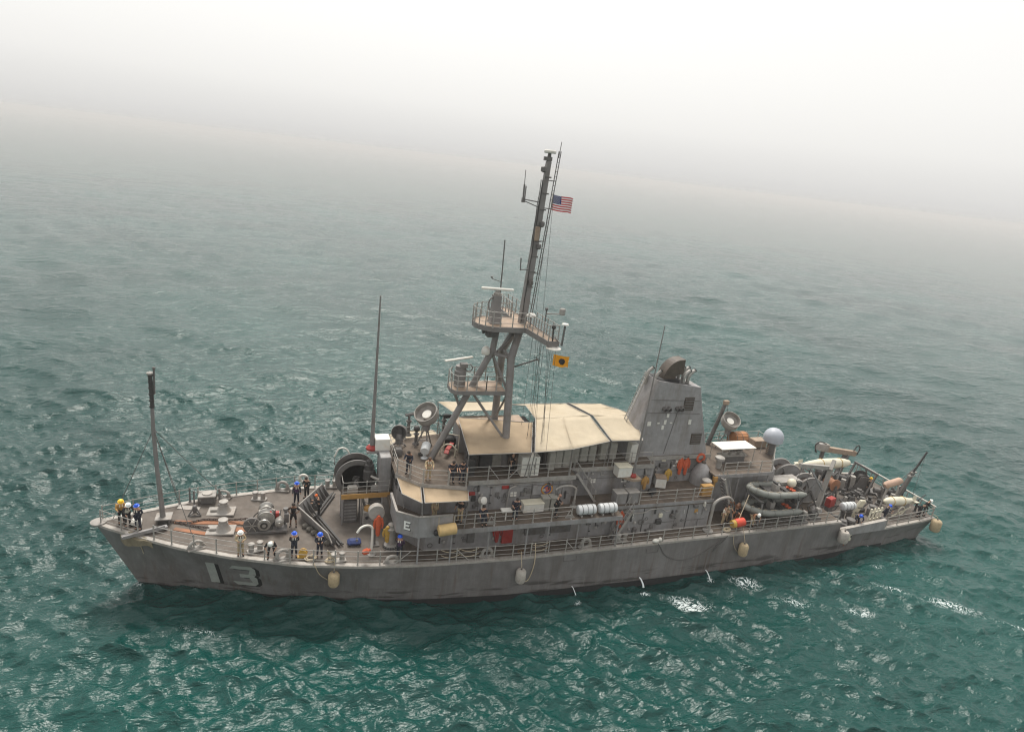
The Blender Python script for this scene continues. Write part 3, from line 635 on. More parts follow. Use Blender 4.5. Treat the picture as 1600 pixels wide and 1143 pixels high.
    m = MB(); m.use(WHITE).lathe((24.35, -.2, 16.35), [(.25, 0), (.3, .08), (.3, .3), (.22, .5), (.1, .58), (.01, .6)], n=16); m.use(MAST).tube((24.35, -.2, 16.35), (24.9, -.1, 16.2), .06, 6); m.build('small_radome', None, mast, smooth=True)
    m = MB(); m.use(MID).box((24.55, -.4, 18.0), (.75, .6, .6), bev=.05); m.lathe((24.15, -.4, 18.05), [(.1, 0), (.17, .25)], ax=(-1, 0, 0), n=10); m.tube((24.6, -.3, 17.9), (25.0, 0, 17.9), .08); m.build('signal_lamp_box', None, mast)
    m = MB(); m.use(WHITE).lathe((27.4, -4.75, 18.2), [(.02, -.03), (.5, 0), (.5, .05), (.02, .12)], n=18); m.use(DARK).tube((27.35, -4.6, 18.2), (27.3, -4.6, 19.5), .05, 6); m.sphere((27.3, -4.6, 19.6), .16, 8, m=5); m.use(MID).tube((27.5, -4.5, 18.9), (27.55, -5.6, 18.7), .045, 6); m.tube((27.55, -5.6, 18.65), (27.6, -5.6, 20.0), .07, 8); m.use(WHITE).lathe((27.6, -5.6, 20.0), [(.05, 0), (.24, .02), (.2, .1), (.02, .12)], n=12); m.build('yardarm_antenna', None, mast)
    m = MB(); m.use(MID).tube((27.2, -3.3, 18.6), (27.2, -3.3, 20.4), .05, 6); m.sphere((27.2, -3.3, 20.45), .12, 8, m=5); m.use(LGREY).tube((27.2, -3.3, 20.15), (28.2, -3.5, 20.2), .045, 6); m.box((28.25, -3.5, 20.35), (.35, .25, .45), bev=.05); m.build('wind_vane', None, mast)
    m = MB(); m.use(MID).tube((26.3, -1, 15.7), (27.6, -2.0, 16.6), .06, 6); m.tube((27.4, -2.1, 16.75), (27.75, -1.8, 16.4), .04, 5); m.build('signal_spar', None, mast)
    # halyards
    hy = MB(); rs = random.Random(3)
    for i in range(9):
        y = -1.9-.3*i; x = 27.3+.03*i; hy.tube((x, y, 18.4), (28.2+rs.uniform(-.6, .9), -1.3-.15*i+rs.uniform(-.1, .1), 8.4), .012, 4)
    for i in range(6): hy.tube((26.7, 2+.4*i, 18.4), (27.6+.2*i, 2.0+.2*i, 8.4), .011, 4)
    hy.tube((27.85, .1, 27.2), (27.9, .2, 8.6), .012, 4); hy.tube((28.0, -.1, 27.2), (28.6, -.3, 10.6), .012, 4)
    hy.tube((27.6, -4.7, 18.3), (28.6, -3.4, 9.0), .012, 4)
    hy.build('halyard', WIRE, mast)
    return mast
mast = make_mast()
# ---------------------------------------------------------------- jackstaff at the bow
js = thing('jackstaff', 'tall slim jackstaff with dark lamp tube and wire stays behind the bow', 'mast', (3.75, .1, zd(3.75)+.04))
jo = (3.75, .1, zd(3.75)+.04)
j = MB(); j.path([(3.75, .1, 4.6), (3.7, .05, 6.2), (3.58, 0, 8.5), (3.5, 0, 11.4), (3.53, 0, 13.2)], [.19, .15, .13, .12, .10], 10).build('pole', MAST, js, org=jo, smooth=True)
j = MB(); j.tube((3.53, 0, 12.6), (3.5, 0, 14.75), .12, 8); 
for z in (12.7, 13.1, 13.5, 13.9, 14.3, 14.7): j.tube((3.51, 0, z-.05), (3.51, 0, z+.05), .15, 8)
j.build('lamp_tube', DARK, js, org=jo)
j = MB(); j.use(LGREY).lathe((3.5, 0, 14.75), [(.12, 0), (.2, .04), (.2, .12), (.05, .2)], n=10); j.use(MID).tube((3.68, 0, 13.5), (3.72, 0, 15.1), .06, 6); j.sphere((3.72, 0, 15.15), .1, 6, m=4); j.build('top_light', None, js, org=jo)
j = MB(); j.use(MID).box((3.8, .1, 4.72), (.75, .7, .5), bev=.05); j.use(DARK).box((3.8, -.27, 4.7), (.6, .05, .3)); j.use(LGREY).box((3.8, .1, 4.97), (.95, .9, .06)); j.build('step', None, js, org=jo)
j = MB()
for q in ((.9, .25, 4.95), (4.4, 2.25, 4.55), (4.4, 2.6, 4.55), (7.1, 3.35, 4.35), (6.0, -2.9, 4.5)): j.tube((3.52, 0, 11.2), q, .022, 5)
j.build('stay', WIRE, js, org=jo)
# whip aerials
def whip(name, base, top, r, label, red=True, arm=None):
    t = thing(name, label, 'antenna', base); b = V(*base); tp = V(*top); m = MB()
    m.path([b.lerp(tp, k) for k in (0, .06, .12, .5, 1)], [r*1.25, r*1.25, r, r*.7, r*.35], 8).build('rod', MAST, t, org=base, smooth=True)
    m = MB(); m.lathe(b, [(r*3, 0), (r*3, .12), (r*2, .25), (r*1.6, .3)], n=12).build('insulator', RED if red else MID, t, org=base); return t
whip('whip_antenna', (17.05, 1.2, 8.72), (17.1, 1.2, 19.9), .14, 'very tall grey whip antenna on red base before the bridge')
whip('whip_antenna', (36.05, -3.3, 7.75), (36.35, -3.3, 19.6), .085, 'slanting whip antenna on red base forward of the funnel')
m = MB(); m.box((17.3, 1.2, 8.62), (1.3, .9, .16)); m.beam((17.2, 1.2, 8.6), (18.4, 1.2, 7.4), .12, .12); m.build('antenna_sponson', GREY, ship)
m = MB(); m.loft([[V(x, y, z) for x, y in ((34.9, -2.5), (36.6, -2.5), (36.6, -3.7), (35.9, -3.75), (34.9, -2.9))] for z in (7.55, 7.72)]).build('antenna_sponson', PLATE, ship)
# ---------------------------------------------------------------- awnings
def patch(m, c, n=8, sag=.10):
    a, b, d, e = [V(*p) for p in c]; P = []
    for i in range(n+1):
        for j in range(n+1):
            u, v = i/n, j/n; p = (a*(1-u)+b*u)*(1-v)+(e*(1-u)+d*u)*v
            p.z -= sag*(16*u*(1-u)*v*(1-v)*.9+(u*(1-u)+v*(1-v))*.35)-.02*math.sin(u*9+v*4); P.append(p)
    m.add(P, [(i*(n+1)+j, (i+1)*(n+1)+j, (i+1)*(n+1)+j+1, i*(n+1)+j+1) for i in range(n) for j in range(n)])
def awning(label, base, quads, poles, mt, border):
    t = thing('canvas_awning', label, 'awning', base, group='canvas awnings over the upper decks')
    m = MB(); [patch(m, q, sag=.14) for q in quads]; o = m.build('canvas', mt, t, org=base, smooth=False)
    for p in o.data.polygons: p.use_smooth = True
    md = o.modifiers.new('thickness', 'SOLIDIFY'); md.thickness = .02
    for p, q in poles: MB().tube(p, q, .035, 6).build('awning_pole', MAST, t, org=base)
    e = MB()
    for a, b in zip(border[:-1], border[1:]): e.tube(a, b, .026, 6)
    e.build('edge_pipe', RAIL, t, org=base); return t
nl, nr, fr, fl = (22.75, -3.85, 10.45), (27.2, -3.95, 10.45), (28.85, .36, 10.8), (23.35, 1.7, 10.8)
awning('tan canvas awning lashed under the mast behind the bridge', (25, -2, Z2), [(nl, nr, fr, fl)], [((22.8, -3.5, Z2), nl), ((27.1, -3.5, Z2), nr), ((28.8, .4, Z2), fr)], TAN, [fl, nl, nr, fr, fl])
r1, r2 = (29.1, .5, 11.05), (33.7, .6, 11.15)
awning('large cream canvas awning amidships with laced edges', (31, 0, Z2), [((27.45, -3.95, 10.45), (30.5, -3.6, 10.4), (31.4, .55, 11.1), r1), ((30.5, -3.6, 10.4), (33.95, -2.65, 10.45), r2, (31.4, .55, 11.1)), (r1, r2, (33.3, 4.3, 10.7), (29.5, 3.75, 10.8)), ((29.5, 3.75, 10.8), (33.3, 4.3, 10.7), (33, 5.1, 10.4), (28.4, 5.1, 10.4))],
       [((27.5, -3.5, Z2), (27.45, -3.95, 10.45)), ((30.5, -3.5, Z2), (30.5, -3.6, 10.4)), ((33.9, -2.45, Z2), (33.95, -2.65, 10.45))], CREAM, [r1, (27.45, -3.95, 10.45), (30.5, -3.6, 10.4), (33.95, -2.65, 10.45), r2, (33.3, 4.3, 10.7), (33, 5.1, 10.4), (28.4, 5.1, 10.4), (29.5, 3.75, 10.8), r1])
r3, r4 = (34.0, .6, 11.15), (38.0, 1.0, 10.95)
awning('cream canvas awning reaching up to the funnel', (36, 0, Z2), [((34.15, -2.6, 10.45), (36.8, -2.6, 10.4), r4, r3), (r3, r4, (37.4, 2.6, 10.8), (33.6, 4.3, 10.75)), ((33.6, 4.3, 10.75), (37.4, 2.6, 10.8), (36.9, 4.9, 10.4), (33.3, 5.1, 10.4))],
       [((36.7, -2.45, Z2), (36.8, -2.6, 10.4)), ((34.2, -2.45, Z2), (34.15, -2.6, 10.45))], CREAM, [r3, (34.15, -2.6, 10.45), (36.8, -2.6, 10.4), r4, (37.4, 2.6, 10.8), (36.9, 4.9, 10.4), (33.3, 5.1, 10.4), (33.6, 4.3, 10.75), r3])
a_, b_, c_, d_ = (22.55, 5.0, 10.75), (28.3, 5.1, 10.6), (27.7, 2.95, 10.8), (23.15, 2.8, 10.8)
awning('pale canvas awning on the far side of the mast foot', (25, 4, Z2), [(a_, b_, c_, d_)], [((22.6, 3.8, Z2), a_), ((28.2, 3.5, Z2), b_)], CREAM, [a_, b_, c_, d_, a_])
# wing awnings over the bridge wings, port and starboard
for s, lab in ((-1, 'port'), (1, 'starboard')):
    p = lambda x, y, z: (x, y*-s, z)
    base = (20.5, 4.8*s, Z1)
    awning('tan canvas awning over the corner of the bridge wing, below the khaki sailor' if s < 0 else 'pale canvas awning over the far bridge wing', (18.9, 3.9*s, Z1), [(p(18.35, -1.95, 8.12), p(18.35, -4.3, 8.08), p(19.42, -5.6, 8.05), p(19.7, -3.62, 8.12))], [(p(18.5, -4.3, 7.0), p(18.36, -4.3, 8.08)), (p(19.5, -5.55, 7.0), p(19.42, -5.6, 8.05))], TAN if s < 0 else CREAM, [p(18.35, -1.95, 8.12), p(18.35, -4.3, 8.08), p(19.42, -5.6, 8.05), p(19.7, -3.62, 8.12)])
    awning('tan canvas awning along the side of the bridge wing' if s < 0 else 'pale canvas awning along the side of the far bridge wing', (21, 4.9*s, Z1), [(p(19.85, -3.7, 8.12), p(19.6, -5.6, 8.05), p(22.5, -5.65, 8.02), p(22.75, -4.45, 8.1))], [(p(22.4, -5.5, Z1), p(22.5, -5.65, 8.02))], TAN if s < 0 else CREAM, [p(19.85, -3.7, 8.12), p(19.6, -5.6, 8.05), p(22.5, -5.65, 8.02), p(22.75, -4.45, 8.1)])
# lacing between the canvas pieces
for a, b, c, d in (((27.2, -3.95, 10.45), (27.45, -3.95, 10.45), (28.85, .36, 10.8), (29.1, .5, 11.05)), ((33.95, -2.65, 10.45), (34.15, -2.6, 10.45), r2, r3), (r2, r3, (33.3, 4.3, 10.7), (33.6, 4.3, 10.75))):
    a, b, c, d = V(*a), V(*b), V(*c), V(*d); lc = MB()
    for i in range(16):
        t = i/16; t2 = (i+1)/16; lc.tube(a.lerp(c, t), b.lerp(d, t2), .025, 4); lc.tube(b.lerp(d, t), a.lerp(c, t2), .025, 4)
    tag(lc.build('awning_lacing', DARK, None, org=a), 'dark rope lacing in the seam between two canvas awnings', 'rope', 'lacing seams of the awnings')

# mast foot house with weathered roof
mh = MB(); mh.use(GREY).prism([(23.4, .9), (28.6, .9), (28.6, 2.9), (23.4, 2.9)], Z2-.02, 10.25); mh.use(PLATE).prism([(23.3, .8), (28.7, .8), (28.7, 3.0), (23.3, 3.0)], 10.25, 10.33); mh.use(WHITE).prism([(24.3, 1.9), (25.3, 1.8), (25.7, 2.1), (25.3, 2.5), (24.2, 2.4)], 10.33, 10.345)
mh.use(DARK).prism([(27.0, .3), (29.7, .3), (29.7, 4.2), (27.0, 4.2)], Z2, 9.7); mh.build('mast_house_and_shade_block', None, ship)  # dark-coloured block stands in for the shaded opening between the awnings
# ================================================================ deck equipment
def dz(x): return zd(x)+.045
def single(mb, name, label, cat, org, mt=None, smooth=False, group=None):
    return tag(mb.build(name, mt, None, smooth=smooth, org=org), label, cat, group)
# ---- twin bollards
def bollard_proto():
    t = thing('mooring_bollard', '', 'bollard', group='twin bollards along the deck edge')
    MB().box((0, 0, .05), (1.05, .5, .1), bev=.03).build('base_plate', LGREY, t)
    for x in (-.27, .27):
        p = MB().lathe((x, 0, .1), [(.17, 0), (.16, .4), (.21, .44), (.21, .5), (.17, .53)], n=14).build('post', LGREY, t, smooth=True)
    return t
bp0 = None
for x, y, rz, lab in ((9.45, -3.35, 18, 'pale twin bollard beside the khaki sailor on the foredeck'), (9.45, 3.1, -15, 'pale twin bollard on the far side of the anchor windlass'), (14.4, -4.75, 8, 'pale twin bollard beside the coiled mooring ropes'), (14.6, 5.0, -6, 'pale twin bollard at the far end of the breakwater'),
                      (34.9, -5.05, 0, 'pale twin bollard under the end of the walkway'), (54.9, 5.0, 0, 'pale twin bollard on the far side by the deck step')):
    loc = (x, y, dz(x))
    if bp0 is None: bp0 = bollard_proto(); bp0.location = loc; bp0.rotation_euler[2] = R(rz); bp0['label'] = lab
    else: copy_tree(bp0, loc, R(rz), lab)
# ---- closed chocks
c0 = None
for x, y, rz, lab in ((11.05, -4.4, 14, 'ring chock between two sailors at the near foredeck rail'), (11.05, 4.45, -12, 'ring chock on the far foredeck rail beside a white lifebuoy'), (7.1, 3.4, -20, 'low chock on the far rail beside the round hatch'), (6.0, -2.95, 20, 'low chock at the near rail where a jackstaff stay ends'), (17.8, -5.2, 4, 'ring chock at the rail below the letter E'),
                      (31.8, -5.35, 0, 'ring chock at the rail under the life raft canisters'), (24.3, -5.35, 0, 'ring chock at the rail under the bridge walkway')):
    loc = (x, y, dz(x)); low = 'low' in lab
    if c0 is None:
        c0 = thing('mooring_chock', lab, 'chock', loc, R(rz), 'mooring chocks along the deck edge')
        MB().box((0, 0, .04), (1.0, .5, .08)).build('base_plate', LGREY, c0)
        MB().torus((0, 0, .38), .34, .11, ax=(0, 1, 0), n=22, m=8).build('ring', LGREY, c0, smooth=True)
        s = MB(); [s.beam((k*.45, 0, .05), (k*.3, 0, .3), .1, .3) for k in (-1, 1)]; s.build('web', LGREY, c0)
    else:
        o = copy_tree(c0, loc, R(rz), lab)
        if low: o.scale = (1, 1, .72)
# ---- chain stoppers (mushroom fittings) and chains
h0 = None
for x, y, lab in ((7.1, 1.35, 'mushroom shaped chain fitting on the far side of the chain'), (7.25, -1.0, 'mushroom shaped chain fitting nearer the 13 side rail')):
    loc = (x, y, dz(x))
    if h0 is None:
        h0 = thing('chain_pipe', lab, 'deck fitting', loc, R(-6), 'chain pipes on the foredeck')
        MB().box((0, 0, .06), (1.75, 1.15, .12), bev=.03).build('base_plate', LGREY, h0)
        MB().lathe((.15, 0, .12), [(.5, 0), (.42, .12), (.3, .38), (.3, .5), (.24, .52), (.24, .62), (.3, .66), (.3, .74), (.1, .8)], n=18).build('mushroom', LGREY, h0, smooth=True)
        MB().box((-.45, 0, .2), (.45, .35, .2), bev=.04).build('stopper', LGREY, h0)
    else: copy_tree(h0, loc, R(-6), lab)
def chain(pts, lab):
    P = cat_curve(pts, 10); L_ = sum((a-b).length for a, b in zip(P, P[1:])); n = int(L_/.17); m = MB(); acc = 0; k = 0; step = L_/n
    d0 = 0
    for a, b in zip(P, P[1:]):
        l = (b-a).length
        while d0 < l:
            c = a.lerp(b, d0/l); d = (b-a).normalized(); up_ = V(0, 0, 1) if k % 2 else d.cross(V(0, 0, 1)).normalized(); side = d.cross(up_)
            ring = [c+d*.115*math.cos(t)+side*.065*math.sin(t) for t in [2*math.pi*i/8 for i in range(8)]]
            m.path(ring+[ring[0]], .034, 5); k += 1; d0 += step
        d0 -= l
    o = m.build('anchor_chain', RUSTY, None, org=P[0]); tag(o, lab, 'chain', 'anchor chains on the foredeck')
RUSTY = mat('rusty_chain', (.06, .042, .034), .7, .3, 8)
chain([(4.1, .0, dz(4.1)+.1), (5.2, -.15, dz(5.2)+.1), (6.2, .25, dz(6.2)+.1), (7.6, .1, dz(7.6)+.15), (8.75, -.25, dz(8.7)+.45)], 'rusty anchor chain running from the jackstaff to the windlass')
chain([(4.7, -.12, dz(4.7)+.07), (5.6, -.5, dz(5.6)+.07), (6.6, -.95, dz(6.6)+.2)], 'shorter rusty chain leading to the nearer mushroom fitting')
def strip(pts, wd, mt, name, lab, h=.02):
    m = MB(); P = [V(x, y, dz(x)+.02) for x, y in pts]; rg = []
    for i, p in enumerate(P):
        d = (P[min(i+1, len(P)-1)]-P[max(0, i-1)]).normalized(); s = V(-d.y, d.x, 0)*wd/2
        rg.append([p-s, p+s, p+s+V(0, 0, h), p-s+V(0, 0, h)])
    m.loft(rg); o = m.build(name, mt, ship); o['label'] = lab
strip([(4.4, .05), (5.6, .0), (7, -.02), (8.6, -.1)], .42, RUST, 'chain_track', 'rust stained chain track on the foredeck'); strip([(4.5, -.75), (5.6, -1.1), (6.4, -1.35)], .34, RUST, 'chain_track', 'rust stained chain track on the foredeck'); strip([(7.9, -.85), (8.8, -.9)], .5, RUST, 'chain_track', 'rust stained chain track on the foredeck')
strip([(4.35, 2.0), (5.7, 1.75)], .5, MARGIN, 'deck_patch', 'pale rectangular patch on the foredeck', .008)
# ---- windlass
def windlass():
    x, y = 10.0, -.75; o = (x, y, dz(x)); t = thing('anchor_windlass', 'anchor windlass with steel drums and red gear guard on the foredeck', 'windlass', o)
    MB().box((0.1, 0, .12), (2.5, 1.5, .22), bev=.04).build('bed_plate', MID, t)
    MB().lathe((-.85, -.55, .68), [(.2, -.06), (.5, -.1), (.54, -.08), (.54, .08), (.5, .12), (.2, .06)], ax=(0, 1, 0), n=24).build('brake_wheel', MID, t, smooth=True); m = MB(); [m.beam((-.85, -.68, .68), (-.85+.48*math.cos(R(a)), -.68, .68+.48*math.sin(R(a))), .07, .04) for a in range(0, 360, 60)]; m.build('wheel_spoke', LGREY, t)
    MB().lathe((-.1, -.85, .75), [(.12, -.06), (.14, 0), (.4, .02), (.42, .08), (.3, .16), (.26, .4), (.32, .55), (.32, .6)], ax=(0, 1, 0), n=20).build('warping_drum', CHROME, t, smooth=True); MB().lathe((-.1, -.9, .75), [(.02, 0), (.24, .0), (.24, .04), (.02, .05)], ax=(0, 1, 0), n=16).build('drum_hub', DARK, t)
    MB().lathe((0, -.3, .85), [(.56, 0), (.56, .1), (.4, .18), (.4, .35), (.56, .44), (.56, .54)], ax=(0, 1, 0), n=20).build('cable_drum', CHROME, t, smooth=True)
    m = MB(); m.loft([[V(a, b, c) for a, c in ((-.6, .3), (.6, .3), (.95, .9), (.3, 1.35), (-.45, 1.2))] for b in (.25, .45)]); m.build('gear_case', LGREY, t)
    MB().lathe((0, .45, .9), [(.5, 0), (.5, .1), (.36, .2), (.36, .5), (.5, .6), (.5, .66)], ax=(0, 1, 0), n=20).build('cable_drum', CHROME, t, smooth=True)
    [MB().box(*a).build('gear_guard', RED, t) for a in (((.3, -.08, 1.0), (.1, .4, .5)), ((.72, .1, .7), (.22, .3, .9)))]; m = MB(); [m.tube((-.3+.35*k, -.5, .25), (-.1+.35*k, .2, 1.25), .03) for k in range(4)]; m.path(cat_curve([(-1, .2, .3), (-.7, .3, .9), (-.2, .2, 1.3), (.4, .2, 1.45)], 4), .035, 6); m.build('brake_linkage', DARK, t)
    MB().lathe((.85, -.75, .72), [(.1, -.05), (.12, 0), (.2, .02), (.28, .06), (.28, .5), (.2, .6), (.2, .7)], ax=(0, 1, 0), n=16).build('motor', CHROME, t, smooth=True)
    m = MB(); m.tube((1.2, .1, .2), (1.25, .1, 1.2), .08); m.box((1.3, -.1, .8), (.3, .3, .7), bev=.04); m.lathe((1.25, .1, 1.2), [(.16, 0), (.16, .2)], n=10); m.build('control_stand', MID, t)
windlass()
# ---- hatch on legs, small tripod, bow roller
t = thing('hatch_table', 'raised hatch table with round lid on the foredeck', 'hatch', (6.1, 2.7, dz(6.1)))
MB().box((0, 0, .62), (1.15, .95, .12), bev=.04).build('top', LGREY, t); MB().lathe((0, 0, .68), [(.33, 0), (.33, .07), (.2, .1)], n=18).build('lid', MARGIN, t, smooth=True)
for a in (-.5, .5):
    for b in (-.4, .4): MB().tube((a, b, 0), (a, b, .6), .05).build('leg', MID, t)
MB().box((0, 0, .3), (.8, .7, .5)).build('coaming', MID, t)
for x, y, h, lb in ((5.35, 2.0, 1.25, 'short grey post on the jackstaff side of the hatch table'), (6.9, 2.35, 1.25, 'short grey post on the windlass side of the hatch table'), (5.0, 2.7, 1.1, 'short grey post between the hatch table and the far rail')):
    single(MB().tube((x, y, dz(x)-.05), (x, y, dz(x)+h), .06, 7).lathe((x, y, dz(x)-.03), [(.16, 0), (.16, .05)], n=10), 'deck_post', lb, 'post', (x, y, dz(x)-.03), MID, group='short posts by the hatch table')
m = MB(); x, y, z = 5.5, 1.0, dz(5.5)
for a in (90, 210, 330):
    c, s_ = math.cos(R(a)), math.sin(R(a)); m.beam((x+.45*c, y+.45*s_, z+.04), (x+.06*c, y+.06*s_, z+.62), .07, .07); a2 = R(a+120); m.beam((x+.45*c, y+.45*s_, z+.04), (x+.45*math.cos(a2), y+.45*math.sin(a2), z+.04), .09, .07)
m.lathe((x, y, z+.2), [(.1, 0), (.14, .1), (.14, .42), (.1, .5)], n=10)
single(m, 'deck_tripod', 'small triangular grey tripod fitting near the jackstaff', 'tripod', (x, y, z), MID)
t = thing('bow_roller', 'bow roller beam with weathered olive canvas hanging over the bow', 'bow roller', (2.7, -1.6, 4.6)); o = (2.7, -1.6, 4.6)
m = MB(); m.beam((4.1, -.75, 4.72), (1.75, -1.75, 4.78), .3, .16); m.beam((4.0, -.95, 4.85), (1.9, -2.0, 4.9), .1, .2); m.build('beam', GREY, t, org=o)
m = MB(); rg = []
for i, u in enumerate(np.linspace(0, 1, 9)):
    p = V(1.55+1.9*u, -hull_pt(1.55+1.9*u, 4.3)-.12, 4.42-.06*math.sin(i*1.7)); w_ = .18+.22*math.sin(math.pi*min(1, u+.12))
    rg.append([p+V(0, .35*w_, w_*.9), p+V(0, -w_*.7, w_*.5), p+V(.05, -w_*.8, -w_*.9-.1*math.sin(i)), p+V(0, w_*.5, -w_*.7)])
m.loft(rg); m.build('canvas_cover', mat('olive_canvas', (.17, .145, .095), .9, .3, 3), t, org=o, smooth=True)
m = MB(); m.path(cat_curve([(2.6, -hull_pt(2.6, 4.2)-.15, 4.2), (2.7, -hull_pt(2.7, 3.6)-.06, 3.6), (2.75, -hull_pt(2.75, 3.1)-.05, 3.1)], 5), .025, 5).build('lashing', ROPE, t, org=o)
single(MB().box((2.3, -.25, dz(2.3)+.2), (.6, .5, .4), bev=.1), 'canvas_bundle', 'white canvas bundle on the deck beside the blue helmeted sailor', 'bundle', (2.3, -.25, dz(2.3)), WHITE, True)
# ---- V shaped breakwater
def breakwater():
    o = (12.6, .3, dz(12.6)); t = thing('breakwater', 'V shaped steel breakwater across the foredeck with ribs behind', 'breakwater', o)
    ap = V(12.35, .55, dz(12.4))
    for e in (V(14.3, 3.95, dz(14.3)), V(14.35, -3.35, dz(14.3))):
        d = (e-ap); dn = d.normalized(); back = V(dn.y, -dn.x, 0); back = back if back.x > 0 else -back
        m = MB(); n = 8
        lo = [ap.lerp(e, i/n) for i in range(n+1)]; hi = [p-back*.28+V(0, 0, .95 if i < n else .5) for i, p in enumerate(lo)]
        m.add(lo+hi+[p+back*.05 for p in lo]+[p+back*.05 for p in hi], [(i, i+1, n+2+i, n+1+i) for i in range(n)]+[(2*n+2+i, 3*n+3+i, 3*n+4+i, 2*n+3+i) for i in range(n)]); m.build('plate', GREY, t, org=o)
        c = MB(); c.path([p+V(0, 0, .02) for p in hi], .05, 6).build('cap_rail', LGREY, t, org=o)
        for i in range(1, n): 
            r = MB(); p, q = lo[i], hi[i]; r.loft([[p+back*.06+dn*k, p+back*.55+dn*k, q+back*.06+dn*k] for k in (-.03, .03)]); r.build('rib', MID, t, org=o)
        b = MB(); [b.tube(lo[0]+back*(.5+.14*k)+V(.3, 0, .12+.1*(k % 2)), lo[-1]+back*(.3+.14*k)+V(0, 0, .12+.1*(k % 2)), .06, 6) for k in range(3)]; b.build('stowed_spar', DARK, t, org=o)
breakwater()
HUMP = mat('canvas_grey_dark', (.12, .11, .095), .9, .25, 5)
for i in range(6):
    x, y = 12.55+.27*i, -.75-.42*i; single(MB().sphere((x, y, dz(x)+.16), .27, 10, (1, .8, .7), 6), 'sandbag', 'grey canvas sandbag in the row along the breakwater', 'sandbag', (x, y, dz(x)), HUMP, True, 'sandbags along the breakwater')
# ---- hose reel, rope coils, lifebuoy on far rail
x, y = 12.25, -4.15; t = thing('hose_reel', 'yellow hose reel on the deck between two blue helmeted sailors', 'hose reel', (x, y, dz(x)))
MB().lathe((0, -.12, .3), [(.1, 0), (.27, .01), (.27, .05), (.18, .06), (.18, .2), (.27, .21), (.27, .26), (.1, .27)], ax=(.25, 1, 0), n=20).build('drum', YELLOW, t, smooth=True); MB().beam((-.3, 0, .04), (.3, 0, .04), .3, .06).build('foot', YELLOW, t)
def coil(x, y, z, r, n, lab, mt=None, rs=.035):
    m = MB(); rd = random.Random(x*7+y); P = []
    for k in range(n*14): a = k/14*2*math.pi; rr = r*(.6+.4*rd.random()) if k % 5 == 0 else r*(.75+.2*math.sin(k*.37)); P.append((x+rr*math.cos(a), y+rr*.8*math.sin(a), z+.03+.16*k/(n*14)+.03*rd.random()))
    m.path(P, rs, 5); return single(m, 'rope_coil', lab, 'rope', (x, y, z), mt or ROPE)
coil(12.75, -4.45, dz(12.7), .42, 4, 'loose coil of pale mooring rope beside the yellow hose reel'); coil(13.95, -4.75, dz(14), .38, 5, 'heap of pale rope at the rail beside the twin bollard')
coil(44.3, -5.2, dz(44), .38, 5, 'heap of pale rope on the deck beside the red float', rs=.03); coil(20.6, .6, Z2, .3, 2, 'dark hose coiled on the deck before the khaki sailor', BLACK)
coil(26.9, -5.2, dz(27), .3, 3, 'brown rope coiled on the side deck under the walkway', mat('brown_rope', (.2, .12, .06), .9, .2, 9))
m = MB(); m.path([(13.75, -4.9+.05*math.sin(i*2.1), dz(13.8)+.95-.3*abs(math.sin(i*1.57))) if i % 2 == 0 else (13.75+.06*i % .5, -4.95, dz(13.8)+.25) for i in range(10)], .03, 5); single(m, 'rope_hank', 'hank of pale rope hung over the near rail', 'rope', (13.8, -4.95, dz(13.8)), ROPE)
x = 12.55; single(MB().torus((x, hb(x)-.1, dz(x)+.8), .28, .1, ax=(.2, 1, 0), n=18, m=8), 'lifebuoy', 'white lifebuoy hung on the far foredeck rail', 'lifebuoy', (x, hb(x)-.1, dz(x)), WHITE, True)
